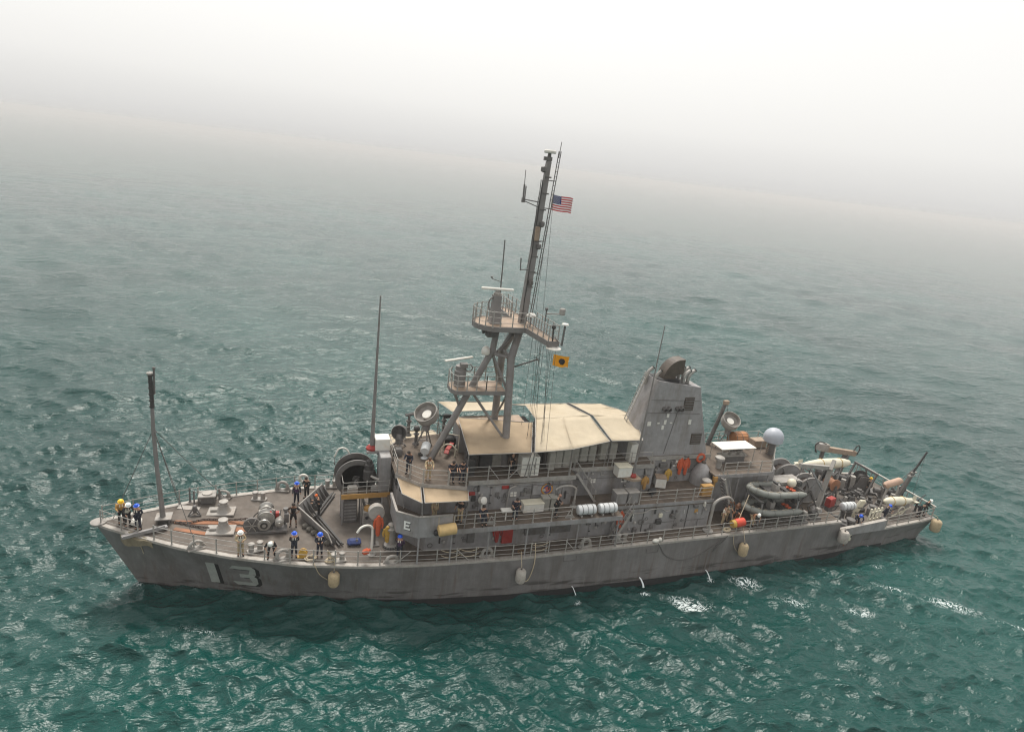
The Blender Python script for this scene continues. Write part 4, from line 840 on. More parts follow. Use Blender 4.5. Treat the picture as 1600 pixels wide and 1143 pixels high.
# ---- reel platform before the bridge
def reel_station():
    o = (16.4, .4, dz(16.4)); t = thing('reel_platform', 'raised platform with ochre edge board and railing before the bridge', 'platform', o)
    MB().prism([(14.95, -.5), (18.2, -.5), (18.2, .75), (14.95, .75)], 5.72, 5.85).build('deck', DECK2, t, org=o)
    MB().box((16.55, -.53, 5.93), (3.35, .05, .36)).build('edge_board', OCHRE, t, org=o)
    for x in (14.98, 16.3, 17.7):
        for y in (-.42, .68): MB().beam((x, y, dz(x)-.05), (x, y, 5.72), .09, .09).build('leg', GREY, t, org=o)
    m = MB()
    for z in (6.3, 6.65, 7.0): m.tube((14.98, -.48, z), (18.15, -.48, z), .022, 5)
    for x in (14.98, 16.6, 18.15): m.tube((x, -.48, 5.8), (x, -.48, 7.05), .03, 6)
    m.tube((14.98, -.48, 7), (14.98, .7, 7), .022, 5); m.build('guard_rail', RAIL, t, org=o)
    m = MB(); m.beam((14.98, -.44, 4.3), (14.98, .7, 5.5), .05, .05); m.beam((16.3, -.44, 5.55), (17.7, -.44, 4.6), .05, .05); m.build('brace', GREY, t, org=o)
    # the large cable reel behind it
    o = (16.0, 1.5, dz(16)); t = thing('cable_reel', 'large dark spoked cable reel wheel standing before the bridge', 'cable reel', o)
    for y in (.95, 2.1):
        MB().lathe((16, y, 6.55), [(1.08, -.06), (1.45, -.06), (1.45, .06), (1.08, .06), (1.08, -.06)], ax=(0, 1, 0), n=40).build('rim', MID, t, org=o, smooth=True)
        s = MB()
        for k in range(8): a = R(45*k+10); s.beam((16+.2*math.cos(a), y, 6.55+.2*math.sin(a)), (16+1.15*math.cos(a), y, 6.55+1.15*math.sin(a)), .1, .07)
        s.build('spoke', LGREY if y < 1 else MID, t, org=o)
    MB().lathe((16, .9, 6.55), [(.25, -.1), (.28, 0), (.55, .1), (.55, 1.2), (.25, 1.3)], ax=(0, 1, 0), n=22).build('drum', DARK, t, org=o, smooth=True)
    for y in (.8, 2.3): m = MB(); m.beam((15.2, y, 3.6), (16, y, 6.5), .14, .12); m.beam((16.9, y, 3.6), (16, y, 6.5), .14, .12); m.build('stand', GREY, t, org=o)
    m = MB(); m.lathe((16.85, .7, 6.6), [(.42, 0), (.42, .7), (.3, .78), (.3, 1.15), (.2, 1.2), (.2, 1.45), (.12, 1.5)], n=16); m.box((16.7, .8, 7.0), (.5, .5, .4)); m.build('drive_motor', DARK, t, org=o, smooth=True)
reel_station()
for x, y, w_, d_, h_, mt, nm, lab in ((15.55, .15, .95, .7, 1.75, MID, 'equipment_cabinet', 'dull grey ribbed cabinet under the forward reel platform'), (17.3, .15, .85, .7, 1.75, MID, 'equipment_cabinet', 'dull grey cabinet under the aft end of the reel platform'), (16.75, -.55, .75, .6, 1.25, LGREY, 'pump_unit', 'pale grey pump unit with ochre top beside the cabinets')):
    t = thing(nm, lab, 'cabinet' if 'cab' in nm else 'pump', (x, y, dz(x))); MB().box((0, 0, h_/2), (w_, d_, h_), bev=.04).build('case', mt, t)
    m = MB(); [m.box((0, -d_/2-.012, h_*(.15+.14*k)), (w_*.86, .03, .08)) for k in range(6)]; m.build('louvre', GREY, t)
    if nm == 'pump_unit': MB().lathe((0, 0, h_), [(.3, 0), (.3, .2), (.18, .3), (.1, .34)], n=14).build('filter_cap', OCHRE, t, smooth=True); MB().lathe((-.1, -.32, .8), [(.12, 0), (.12, .06), (.02, .07)], ax=(0, -1, 0), n=10).build('gauge', BLACK, t)
MB().box((17.85, .4, 7.3), (.75, 1.5, 2.9), bev=.04).build('vent_trunk', GREY, ship)
m = MB(); m.path(cat_curve([(17.2, 1.1, 6.2), (17.2, .9, 6.9), (17.0, .3, 7.0), (17.5, -.2, 6.95)], 5), .09, 8); m.build('pipe', LGREY, ship)
# goosenecks / davits
def goose(name, base, h, reach, ang, lab, r=.08, mt=WHITE, cat='davit', tip=None):
    t = thing(name, lab, cat, base, ang); P = cat_curve([(0, 0, 0), (0, 0, h*.72), (.06*reach, 0, h*.9), (.35*reach, 0, h), (.75*reach, 0, h*.99), (reach, 0, h*.86)], 5)
    MB().path(P, r, 10).build('arm', mt, t, smooth=True); MB().lathe((0, 0, 0), [(r*3.5, 0), (r*3.5, .05), (r*1.5, .12), (r*1.5, .4)], n=12).build('foot', LGREY, t)
    m = MB(); m.tube((reach, 0, h*.86), (reach, 0, h*.86-.5), .02, 5); m.box((reach, 0, h*.86-.55), (.1, .1, .16)); m.build('hook', MID, t); return t
g = goose('hand_davit', (16.6, -4.15, dz(16.6)), 2.3, 1.1, R(200), 'curved white topped hand davit by the near rail')
goose('hand_davit', (15.7, 2.6, dz(15.6)+.0), 4.5, 1.1, R(180), 'white topped davit arm rising behind the large cable reel', .06)
goose('boom_davit', (42.75, -4.9, dz(42.7)), 2.75, 2.0, R(8), 'grey curved davit leaning out over the group of sailors by the boats', .12, LGREY)
goose('vent_pipe', (31.1, -3.9, Z1), 1.75, -1.6, 0, 'white gooseneck pipe beside the round crest', .075, LGREY, 'pipe')
# vertical spool, small drums, suit
t = thing('warping_capstan', 'tall pale vertical capstan spool beside the bridge front', 'capstan', (18.0, -3.35, dz(18)))
MB().lathe((0, 0, 0), [(.52, 0), (.52, .18), (.3, .3), (.27, .8), (.27, 1.25), (.4, 1.4), (.4, 1.5), (.25, 1.6), (.25, 1.75)], n=20).build('spool', LGREY, t, smooth=True); MB().torus((0, 0, .12), .45, .1, n=18).build('rope_turn', BLACK, t)
t = thing('hose_drum', 'round light grey hose drum raised on a stand before the bridge', 'hose drum', (16.95, -3.1, dz(17)))
MB().lathe((0, .3, 2.55), [(.1, 0), (.52, .02), (.52, .55), (.1, .57)], ax=(0, -1, .1), n=22).build('drum', LGREY, t, smooth=True); MB().beam((0, .1, 0), (0, .1, 2.5), .12, .12).build('post', MID, t); MB().box((0, .1, .03), (.6, .6, .06)).build('foot', MID, t)
def garment(loc, h, mt, lab, name='immersion_suit', cat='suit', lean=0):
    x, y, z = loc; m = MB(); rg = []
    for u, wd in ((0, .1), (.08, .16), (.45, .2), (.55, .24), (.8, .26), (.9, .2), (1, .08)):
        rg.append([V(x+wd*math.cos(a)*.9+lean*u, y+.1*math.sin(a), z+h*u+.02*math.sin(7*u+a*3)) for a in [2*math.pi*i/10 for i in range(10)]])
    m.loft(rg); [m.path([V(x+s*.2, y, z+h*.85), V(x+s*.3, y-.02, z+h*.6), V(x+s*.26, y-.03, z+h*.38)], [.08, .07, .05], 7) for s in (-1, 1)]
    return single(m, name, lab, cat, loc, mt, True)
garment((17.05, -3.55, 4.6), 1.5, ORANGE, 'orange exposure suit hanging below the hose drum')
garment((17.7, -3.5, 4.0), 1.2, YELLOW, 'yellow rain suit hanging beside the capstan')
garment((34.95, -4.42, 3.75), 1.75, ORANGE, 'orange suit hung on the lower deckhouse behind the life raft canisters')
garment((25.3, -4.2, 3.7), 1.4, RED, 'red suit hanging in the shade under the walkway')
garment((41.65, -1.33, 6.6), 1.5, ORANGE, 'orange suit hung on the house below the funnel, left of a pair', 'immersion_suit'); garment((42.2, -1.33, 6.55), 1.55, ORANGE, 'orange suit hung on the house below the funnel, nearer the red lifebuoy')
single(MB().box((15.6, -2.9, dz(15.6)+.2), (.9, .6, .4), bev=.15), 'blue_tarp', 'dark blue tarp bundle on the foredeck near the pump', 'tarp', (15.6, -2.9, dz(15.6)), mat('blue_tarp', (.02, .035, .12), .7, .3, 5), True)
x = 16.1; single(MB().path(cat_curve([(x-.2, -4.95, dz(x)+.75), (x, -5.0, dz(x)+.8), (x+.3, -5.02, dz(x)+.95)], 4), [.12]*2+[.2]*5+[.1]*2, 8), 'life_vest', 'orange life vest hung on the near foredeck rail', 'life vest', (x, -5, dz(x)), ORANGE, True)
# ---- signal deck equipment
def dish(name, loc, r, h, aim, lab, mt, face, depth=.55, legs=3, lattice=True):
    t = thing(name, lab, 'searchlight' if 'light' in name else 'dish', loc); aim = V(*aim).normalized(); c = V(0, 0, h)
    MB().lathe(c, [(r*.35, -depth*.9), (r*.82, -depth*.7), (r*.97, -depth*.3), (r, 0), (r, depth*.75), (r*.94, depth*.75), (r*.93, 0), (r*.7, -depth*.35), (.02, -depth*.5)], ax=aim, n=30).build('shroud', mt, t, smooth=True)
    MB().lathe(c, [(.02, -depth*.35), (r*.3, -depth*.35), (r*.42, depth*.1), (r*.40, depth*.2), (.02, depth*.24)], ax=aim, n=20).build('feed', face, t, smooth=True)
    MB().lathe((0, 0, h-r*.95), [(.25, -.4), (.3, 0), (.22, .3), (.2, r*.7)], n=14).build('yoke', MAST, t, smooth=True)
    for k in range(legs):
        a = R(360/legs*k+35); MB().tube((.75*math.cos(a), .75*math.sin(a), 0), (.12*math.cos(a), .12*math.sin(a), h-r-.25), .055, 7).build('leg', MAST, t)
    if lattice:
        m = MB(); pts = [(.5*math.cos(R(360/legs*k+35)), .5*math.sin(R(360/legs*k+35)), (h-r)*.35) for k in range(legs)]
        for a, b in zip(pts, pts[1:]+pts[:1]): m.tube(a, b, .03, 5)
        m.build('cross_brace', MAST, t)
    return t
dish('dish_antenna', (21.0, 1.7, Z2), .88, 2.75, (-.45, -.35, .75), 'large drum shaped dish antenna tilted skyward on a tripod at the signal deck', LGREY, WHITE)
dish('searchlight', (19.1, 1.9, Z2), .56, 1.35, (-.35, -.85, .15), 'dark faced searchlight on a tripod by the forward rail of the signal deck', MID, DARK, .4)
dish('dish_antenna', (48.2, 1.7, 7.2), .82, 2.6, (-.05, -.55, .8), 'drum shaped dish antenna above the wooden drum aft of the funnel', LGREY, WHITE)
def pedestal(x, y, z, h, lab, name='pelorus', cat='pedestal', head='glass'):
    t = thing(name, lab, cat, (x, y, z)); MB().lathe((0, 0, 0), [(.28, 0), (.26, .08), (.13, .2), (.12, h*.7), (.22, h*.72), (.22, h*.78), (.1, h*.82), (.1, h)], n=12).build('column', MID, t, smooth=True)
    m = MB()
    if head == 'glass': [m.lathe((-.3, s*.1, h+.1), [(.09, 0), (.07, .35), (.11, .65)], ax=(1, 0, .15), n=8) for s in (-1, 1)]
    elif head == 'gun': m.tube((.5, 0, h), (-1.3, 0, h+.15), .05, 7); m.box((.25, 0, h), (.6, .2, .25)); m.box((.2, .2, h-.1), (.3, .25, .3))
    else: m.sphere((0, 0, h+.15), .25, 10)
    m.build('head', DARK, t); return t
pedestal(20.2, 4.2, Z2, 1.6, 'twin big eye binoculars on a pedestal by the far forward rail', 'pedestal_binoculars', 'binoculars')
pedestal(20.5, 2.6, Z2, 1.1, 'short grey compass pedestal beside the tilted dish', 'compass_pedestal', head='ball')
pedestal(23.0, 4.3, Z2, 1.5, 'covered machine gun on a pedestal near the far awning', 'machine_gun', 'gun', 'gun')
pedestal(22.5, -4.6, Z1, 1.0, 'white lamp on a pedestal by the bridge wing door', 'signal_lamp', 'lamp', 'ball')
m = MB(); m.lathe((20.75, .3, Z2+.75), [(.3, -.4), (.33, -.35), (.33, .35), (.3, .4)], ax=(.4, 1, .3), n=16); m.lathe((20.7, .25, Z2-.01), [(.3, 0), (.12, .1), (.12, .5)], n=10); single(m, 'drum_lamp', 'silver drum lamp low on the signal deck before the mast leg', 'lamp', (20.75, .3, Z2), SILVER, True)
t = thing('exercise_bench', 'red padded exercise bench with cream frame on the signal deck', 'bench', (22.6, .9, Z2), R(-30))
MB().box((.1, 0, .55), (.35, 1.25, .1), bev=.03).build('seat', RED, t); MB().box((.1, -.75, .42), (.36, .35, .1), rx=R(30), bev=.03).build('backrest', RED, t)
for a, b in ((-.5, -.4), (.65, -.4), (-.5, .5), (.65, .5)): MB().tube((a, b, 0), (a, b, 1.35 if b > 0 else .9), .05).build('leg', OFFW, t)
m = MB(); m.path(cat_curve([(-.5, .1, .3), (-.2, .1, .6), (.2, .1, .62), (.65, .1, .3)], 4), .06, 6); m.tube((-.5, .5, 1.3), (.65, .5, 1.3), .03); m.build('frame', OFFW, t)
single(MB().box((17.75, 1.3, 9.15), (1.05, 1.0, .9), bev=.03), 'white_locker', 'bright white locker beside the tall whip antenna', 'locker', (17.75, 1.3, 8.7), WHITE)
t = thing('white_cabinet', 'tall white cabinet standing under the cream awning', 'cabinet', (27.5, -3.0, Z2)); MB().box((0, 0, .78), (1.35, .85, 1.5), bev=.03).build('case', WHITE, t); MB().box((0, 0, .02), (1.2, .7, .04)).build('plinth', MID, t); m = MB(); m.box((.35, -.44, .8), (.04, .03, 1.3)); m.box((.27, -.45, .85), (.03, .03, .2)); m.build('door_handle', MID, t)
for i, (x, y, w_, h_) in enumerate(((29.4, -2.6, .5, 1.6), (30.1, -2.2, .6, 1.55), (30.8, -2.1, .6, 1.6), (31.7, -1.6, .65, 1.5), (32.5, -1.5, .65, 1.6), (33.2, -1.5, .6, 1.5), (34.3, -1.3, .65, 1.55), (35.1, -1.3, .6, 1.5))):
    m = MB(); m.box((x, y, Z2+h_/2), (w_, .5, h_), bev=.12); [m.torus((x, y, Z2+h_*k), w_*.5, .03, n=12, m=5) for k in ()]
    single(m, 'stowage_bag', 'grey canvas stowage bag standing in the row under the awning', 'bag', (x, y, Z2), BAG, True, 'stowage bags under the awning')
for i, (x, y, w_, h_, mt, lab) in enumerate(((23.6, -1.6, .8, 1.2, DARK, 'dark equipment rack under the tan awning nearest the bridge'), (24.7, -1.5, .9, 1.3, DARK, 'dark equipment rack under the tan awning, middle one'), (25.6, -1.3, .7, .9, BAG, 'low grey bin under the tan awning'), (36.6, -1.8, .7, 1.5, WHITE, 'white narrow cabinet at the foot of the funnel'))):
    t = thing('equipment_rack', lab, 'rack', (x, y, Z2)); MB().box((0, 0, h_/2), (w_, .6, h_), bev=.03).build('case', mt, t); m = MB(); [m.box((0, -.31, h_*k), (w_*.8, .02, h_*.2), bev=0) for k in (.25, .5, .75)]; m.build('drawer', mt, t)
t = thing('red_pouch_box', 'white box on a shelf at the foot of the slanting whip antenna', 'box', (35.3, -2.95, 7.72)); MB().box((0, 0, .42), (1.15, .8, .8), bev=.03).build('case', WHITE, t); MB().box((0, 0, .84), (1.2, .85, .05)).build('lid', OFFW, t); t.name = 'white_box'
# ---- walkway equipment
def raft(loc, lab, ln=1.45, r=.36, rz=0):
    t = thing('life_raft_canister', lab, 'life raft', loc, rz, 'life raft canisters'); MB().lathe((-ln/2, 0, r+.12), [(r*.55, 0), (r*.9, .05), (r, .14), (r, ln*.47), (r*1.04, ln*.48), (r*1.04, ln*.52), (r, ln*.53), (r, ln-.14), (r*.9, ln-.05), (r*.55, ln)], ax=(1, 0, 0), n=24).build('canister', SILVER, t, smooth=True)
    for k in (-.35, 0, .35): MB().torus((k*ln*.8, 0, r+.12), r*1.02, .022, ax=(1, 0, 0), n=20, m=5).build('strap', MID, t)
    m = MB(); [m.box((k, 0, .08), (.12, r*1.5, .16)) for k in (-.4, .4)]; m.build('cradle', LGREY, t); return t
raft((31.5, -5.15, Z1), 'silver life raft canister at the walkway end beside the gooseneck pipe'); raft((33.2, -5.15, Z1), 'silver life raft canister at the very end of the walkway'); raft((58.8, -3.4, AFT+.95), 'silver life raft canister on the sweep deck'); 
m = MB(); [m.beam((58.8+k, -3.4, AFT), (58.8+k, -3.4, AFT+.95), .1, .5) for k in (-.4, .4)]; m.beam((58.3, -3.4, AFT+.9), (59.3, -3.4, AFT+.9), .5, .08); m.build('raft_stand', MID, ship)
t = thing('tan_fender', 'tan cylindrical fender lashed outside the bridge wing', 'fender', (21.1, -5.98, 5.75)); MB().lathe((-.6, 0, .4), [(.2, 0), (.36, .06), (.38, .15), (.38, 1.1), (.36, 1.2), (.2, 1.26)], ax=(1, 0, .1), n=20).build('body', mat('fender_gold', (.52, .36, .16), .7, .15, 3), t, smooth=True); MB().sphere((-.65, .1, .2), .2, 8).build('canvas_pouch', BLACK, t); m = MB(); m.tube((-.5, .2, .5), (-.5, .35, 1.2), .02); m.tube((.5, .2, .5), (.5, .35, 1.2), .02); m.build('lashing', ROPE, t)
t = thing('cooler_chest', 'long white cooler chest on the walkway against the deckhouse', 'chest', (27.75, -4.05, Z1)); MB().box((0, 0, .38), (1.55, .7, .62), bev=.04).build('body', WHITE, t); MB().box((0, 0, .74), (1.6, .75, .1), bev=.03).build('lid', OFFW, t); MB().box((0, 0, .04), (1.3, .5, .08)).build('foot', MID, t)
for i, (x, lab) in enumerate(((28.75, 'olive grey ammunition locker right beside the white cooler chest'), (29.35, 'olive grey ammunition locker beside the round crest'))):
    t = thing('ammunition_locker', lab, 'locker', (x, -3.95, Z1)); MB().box((0, 0, .5), (.5, .6, 1.0), bev=.03).build('case', BAG, t); MB().box((0, -.02, 1.02), (.54, .66, .06)).build('lid', BAG, t)
for x, lab in ((24.35, 'grey triangular bracket at the rail below the seated sailor'), (30.2, 'grey triangular bracket beside the first life raft canister')):
    m = MB(); [m.beam((x+k*.3, -5.3, Z1+.03), (x, -5.25, Z1+.6), .06, .05) for k in (-1, 1)]; m.beam((x-.35, -5.3, Z1+.03), (x+.35, -5.3, Z1+.03), .1, .06); m.prism([(x-.2, -5.32), (x+.2, -5.32), (x+.2, -5.28), (x-.2, -5.28)], Z1+.05, Z1+.25); single(m, 'rail_bracket', lab, 'bracket', (x, -5.3, Z1), LGREY)
single(MB().box((25.5, -4.9, Z1+.75), (.75, .5, .14), bev=.04).tube((25.5, -4.9, Z1), (25.5, -4.9, Z1+.7), .05), 'white_tray', 'white tray stand on the walkway beside a standing sailor', 'tray', (25.5, -4.9, Z1), WHITE)
single(MB().lathe((24.0, -4.0, Z1+1.1), [(.2, -.2), (.27, -.15), (.27, .2), (.16, .28)], ax=(.3, -.8, .35), n=16).tube((24.0, -3.95, Z1), (24, -3.95, Z1+1.0), .05), 'spot_lamp', 'white spot lamp on a post by the watertight door', 'lamp', (24, -3.95, Z1), WHITE, True)
for i, (x, lab) in enumerate(((34.9, 'grey locker at the edge of the aft platform, forward of its twin'), (35.95, 'grey locker at the edge of the aft platform, the one nearer the platform rail'))):
    t = thing('deck_locker', lab, 'locker', (x, -3.75, Z1)); MB().box((0, 0, .45), (.9, .75, .88), bev=.03).build('case', GREY, t); MB().box((0, 0, .92), (.96, .8, .07)).build('lid', LGREY, t)
t = thing('white_deck_box', 'white cube box with stained lid on the platform below the funnel', 'box', (39.6, -1.85, Z1), R(-20)); MB().box((0, 0, .45), (.85, .8, .8), bev=.03).build('case', WHITE, t); MB().box((0, 0, .88), (.9, .85, .07)).build('lid', PLATE, t); MB().box((0, 0, .03), (.7, .6, .06)).build('foot', MID, t)
x, y, z = 43.45, -1.36, 8.0; m = MB(); m.torus((x, y, z), .34, .1, ax=(0, 1, 0), n=20, m=8); single(m, 'lifebuoy', 'red lifebuoy hung on the house below the funnel', 'lifebuoy', (x, y, z), ORANGE, True)
garment((40.5, -1.5, 6.2), 1.0, YELLOW, 'yellow vest hung beside the white cube box', 'yellow_vest', 'vest'); garment((37.7, -2.6, 6.2), 1.1, OCHRE, 'ochre vest hung on a pipe above the platform corner', 'ochre_vest', 'vest')
single(MB().sphere((38.3, -2.9, Z1+.25), .3, 10, (1.4, .9, .8)).tube((38.0, -3.4, Z1+.05), (38.7, -2.6, Z1+.3), .06), 'black_gear_bag', 'black gear bag on the platform by the ochre vest', 'bag', (38.3, -2.9, Z1), BLACK, True)
t = thing('yellow_locker', 'weathered yellow locker at the aft corner of the platform rail', 'locker', (42.7, -3.75, Z1)); MB().box((0, 0, .5), (1.0, .45, .95), bev=.03).build('case', OCHRE, t); MB().beam((-.9, -.2, 0), (-.45, 0, .9), .06, .06).build('strut', LGREY, t)
# ================================================================ fittings on the deckhouse walls (parts of the ship)
def wall_door(x, y, z, w_, h_, par, s=-1):
    m = MB(); m.box((x, y+s*.03, z+h_/2+.15), (w_, .06, h_), bev=.02); o = m.build('watertight_door', GREY, par)
    m = MB(); m.torus((x+w_*.3, y+s*.09, z+h_*.55), .09, .02, ax=(0, 1, 0), n=10, m=4); [m.box((x-w_*.46, y+s*.07, z+.3+h_*k), (.14, .05, .07)) for k in (.15, .5, .85)]; m.build('door_handle', DARK, par)
for x in (21.0, 25.1): wall_door(x, -3.45, Z1, .8, 1.75, up_house)
for x in (22.6, 29.8, 33.0): wall_door(x, -4.0, 3.25, .8, 1.75, low_house)
wall_door(40.2, -4.3, 3.3, .0001+.75, 1.75, low_house); wall_door(42.6, -1.2, Z1, .7, 1.7, up_house)
def pipe(pts, r, mt=LGREY, par=None, n=4): MB().path(cat_curve(pts, n), r, 8).build('pipe', mt, par or up_house, smooth=True)
pipe([(26.0, -3.52, 6.0), (26.05, -3.55, 7.2), (26.15, -3.6, 7.6), (26.5, -3.55, 7.7), (26.55, -3.47, 7.7)], .06)
pipe([(23.3, -3.5, 8.02), (24.3, -3.52, 8.02), (24.5, -3.54, 7.8), (25.3, -3.52, 7.82), (30.8, -3.52, 7.9)], .04)
pipe([(34.6, -4.36, 5.45), (36.0, -4.38, 5.2), (37.0, -4.4, 5.25), (37.4, -4.4, 5.45), (38.4, -4.4, 5.45), (38.8, -4.38, 5.2), (39.2, -4.36, 5.18)], .04, par=low_house)
pipe([(31.2, -2.46, 8.0), (33.5, -2.48, 7.95), (33.8, -2.48, 7.6), (34.3, -2.46, 7.6)], .04); pipe([(37.5, -2.5, 6.0), (37.7, -2.52, 7.3), (37.6, -2.52, 7.9)], .05)
pipe([(38.6, -1.27, 8.2), (40.2, -1.3, 8.1), (40.5, -1.32, 8.0), (41, -1.32, 8.15), (44, -1.3, 8.3)], .045)
def box_on(x, y, z, d, mt, name, par): MB().box((x, y-d[1]/2, z), d, bev=min(d)*.15).build(name, mt, par)
for x, y, z, d, mt, nm, par in ((25.75, -3.46, 7.65, (.5, .12, .26), RED, 'alarm_box', up_house), (23.3, -3.46, 7.3, (.55, .1, .25), RED, 'fire_station', up_house), (23.5, -3.46, 6.9, (.3, .1, .4), DARK, 'junction_box', up_house), (28.0, -3.46, 7.3, (.35, .2, .75), GREY, 'junction_box', up_house), (27.3, -3.46, 7.35, (.25, .2, .25), MID, 'wall_lamp', up_house),
                               (38.3, -4.31, 4.35, (.45, .25, .4), DARK, 'valve_box', low_house), (38.45, -4.31, 4.85, (.3, .12, .32), OFFW, 'call_box', low_house), (39.5, -4.31, 4.75, (.4, .25, .35), MID, 'junction_box', low_house), (41.5, -4.31, 5.45, (.35, .25, .25), MID, 'wall_lamp', low_house), (42.3, -4.31, 5.55, (.12, .2, .4), WHITE, 'floodlight', low_house), (41.7, -4.31, 4.95, (.3, .03, .3), OCHRE, 'stain_plate', low_house),
                               (39.0, -1.21, 7.6, (.25, .2, .7), LGREY, 'horn', up_house), (40.0, -1.21, 7.5, (.7, .25, .4), MID, 'valve_box', up_house), (40.0, -1.21, 7.95, (.35, .1, .25), OFFW, 'call_box', up_house), (40.9, -1.21, 7.75, (.25, .1, .25), WHITE, 'label_plate', up_house), (41.3, -1.21, 7.75, (.3, .1, .25), WHITE, 'label_plate', up_house), (42.0, -1.21, 8.25, (.4, .3, .15), MID, 'wall_lamp', up_house), (42.9, -1.21, 7.3, (.8, .06, 1.3), MID, 'access_panel', up_house),
                               (30.2, -4.01, 4.4, (1.6, .2, .8), MID, 'stowage_rack', low_house), (28.2, -4.01, 4.4, (1.6, .2, .8), MID, 'stowage_rack', low_house), (26.1, -4.01, 4.3, (.8, .2, 1.6), RED, 'fire_station', low_house), (23.4, -4.01, 4.3, (.5, .2, 1.0), MID, 'junction_box', low_house), (36.3, -4.31, 3.75, (.3, .25, .5), MID, 'vent_cowl', low_house), (37.5, -4.31, 3.6, (.4, .3, .3), MID, 'deck_valve', low_house)):
    box_on(x, y, z, d, mt, nm, par)
for x, z, y, par in ((26.45, 7.0, -3.46, up_house), (35.85, 4.95, -4.31, low_house), (40.4, 4.95, -4.31, low_house), (41.25, 7.45, -1.21, up_house), (35.9, 7.0, -2.41, up_house), (33.2, 7.1, -2.41, up_house)):
    m = MB()
    for a in (-.13, .13):
        for b in (-.1, .1): m.box((x+a, y-.008, z+b), (.2, .016, .15))
    m.build('compartment_mark', WHITE, par)
# round crest
m = MB(); y = -3.46
for r, k, mt in ((.47, 0, RED), (.44, .012, mat('crest_gold', (.5, .27, .05), .5, .1, 6)), (.33, .022, mat('crest_blue', (.05, .07, .2), .5, .3, 9)), (.22, .032, mat('crest_red', (.4, .10, .07), .5, .5, 12))): m.use(mt).lathe((29.0, y, 7.25), [(.001, k), (r, k), (r, k+.01), (.001, k+.011)], ax=(0, -1, 0), n=28)
m.build('crest', None, up_house)
def marks(n=0): pass
# wall seams
m = MB()
for x in (22.3, 23.9, 27.8, 29.9): m.box((x, -3.46, 7.05), (.03, .03, 2.2))
m.box((27, -3.46, 6.8), (7.6, .025, .03)); m.build('wall_seam', MID, up_house)
m = MB()
for x in (36.95, 40.9): m.box((x, -4.315, 4.6), (.05, .04, 2.4))
m.build('wall_seam', DARK, low_house)
# inclined ladders
def stair(a, b, wd, n, name='inclined_ladder', rail=True):
    a, b = V(*a), V(*b); d = (b-a); s = V(-d.y, d.x, 0).normalized()*wd/2; m = MB()
    for k in (-1, 1): m.beam(a+s*k, b+s*k, .05, .18)
    o = m.build(name, LGREY, ship)
    for i in range(n): 
        p = a.lerp(b, (i+.5)/n); q = MB(); q.beam(p-s, p+s, .2, .04); q.build('tread', MID, o)
    if rail:
        m = MB()
        for k in (-1, 1):
            m.tube(a+s*k+V(0, 0, .85), b+s*k+V(0, 0, .85), .022, 5); [m.tube(a.lerp(b, t_)+s*k, a.lerp(b, t_)+s*k+V(0, 0, .85), .02, 5) for t_ in (0.05, .5, .95)]
        m.build('hand_rail', RAIL, o)
stair((33.1, -3.1, Z1), (31.3, -2.95, Z2), .75, 8)
stair((34.2, -4.7, 3.3), (35.6, -4.65, Z1), .6, 7)
stair((46.0, -3.3, 3.4), (44.4, -3.25, 7.2), .8, 12)
stair((43.3, 2.6, 3.4), (44.4, 2.6, 7.2), .8, 11)
# funnel-foot vent trunk, aft house and platform
AP = 7.2
MB().prism([(44.5, -2.3), (50.6, -2.3), (51.6, -.4), (51.6, 2.3), (44.5, 2.3)], 3.3, AP-.12).build('aft_deckhouse', GREY, ship)
aft_p = MB().prism([(43.9, -2.95), (49.7, -2.95), (51.9, -.5), (52.9, 1.0), (52.9, 3.0), (43.9, 3.0)], AP-.14, AP).build('aft_platform', DECK2, ship)
m = MB(); [m.beam(a+(AP-.13,), b+(AP-.13,), .04, .3) for a, b in (((43.9, -2.97), (49.7, -2.97)), ((49.7, -2.97), (51.92, -.5)), ((51.92, -.5), (52.92, 1.0)))]; m.build('deck_edge_trim', GREY, aft_p)
railing([(44.8, -2.85, AP), (49.65, -2.85, AP), (51.8, -.5, AP)], sp=1.1, par=ship); railing([(52.8, 1.2, AP), (52.8, 2.9, AP), (44, 2.9, AP)], sp=1.5, par=ship)
for p in ((46.5, -2.8), (49.5, -2.8)): MB().tube((p[0], p[1], 3.4), (p[0], p[1], AP-.14), .07, 8).build('pillar', GREY, ship)
m = MB(); m.loft([[V(43.6+a*s_, -1.6+b*s_, z) for a, b in [(math.cos(t), math.sin(t)) for t in [2*math.pi*i/14 for i in range(14)]]] for s_, z in ((.85, Z1), (.85, 6.7), (.62, 7.2), (.34, 7.55), (.1, 7.7))]); m.build('vent_dome', GREY, ship, smooth=True)
m = MB(); m.use(SOOT).sphere((43.65, -1.6, 7.7), .2, 8); m.build('dome_cap', None, ship)
for i, (x, y) in enumerate(((45.1, -1.7), (43.2, -3.0))):
    m = MB(); m.lathe((x, y, AP if x > 44 else Z1), [(.22, 0), (.22, .7), (.4, .75), (.4, .95), (.25, 1.05)], n=16); single(m, 'mushroom_vent', 'grey mushroom vent beside the flat canopy' if i == 0 else 'grey mushroom vent on the platform by the vent dome', 'vent', (x, y, AP if x > 44 else Z1), LGREY, True)
single(MB().box((44.05, -2.9, Z1+.95), (.35, .35, .6), bev=.1).lathe((44.05, -2.9, Z1), [(.1, 0), (.1, .7)], n=8), 'signal_light', 'ochre light on a post at the aft end of the platform', 'lamp', (44.05, -2.9, Z1), OCHRE)
t = thing('flat_canopy', 'flat white canopy on thin posts aft of the funnel', 'canopy', (47, -.7, AP)); MB().box((47.05, -.75, 8.72), (3.5, 1.5, .05)).build('sheet', WHITE, t, org=(47, -.7, AP))
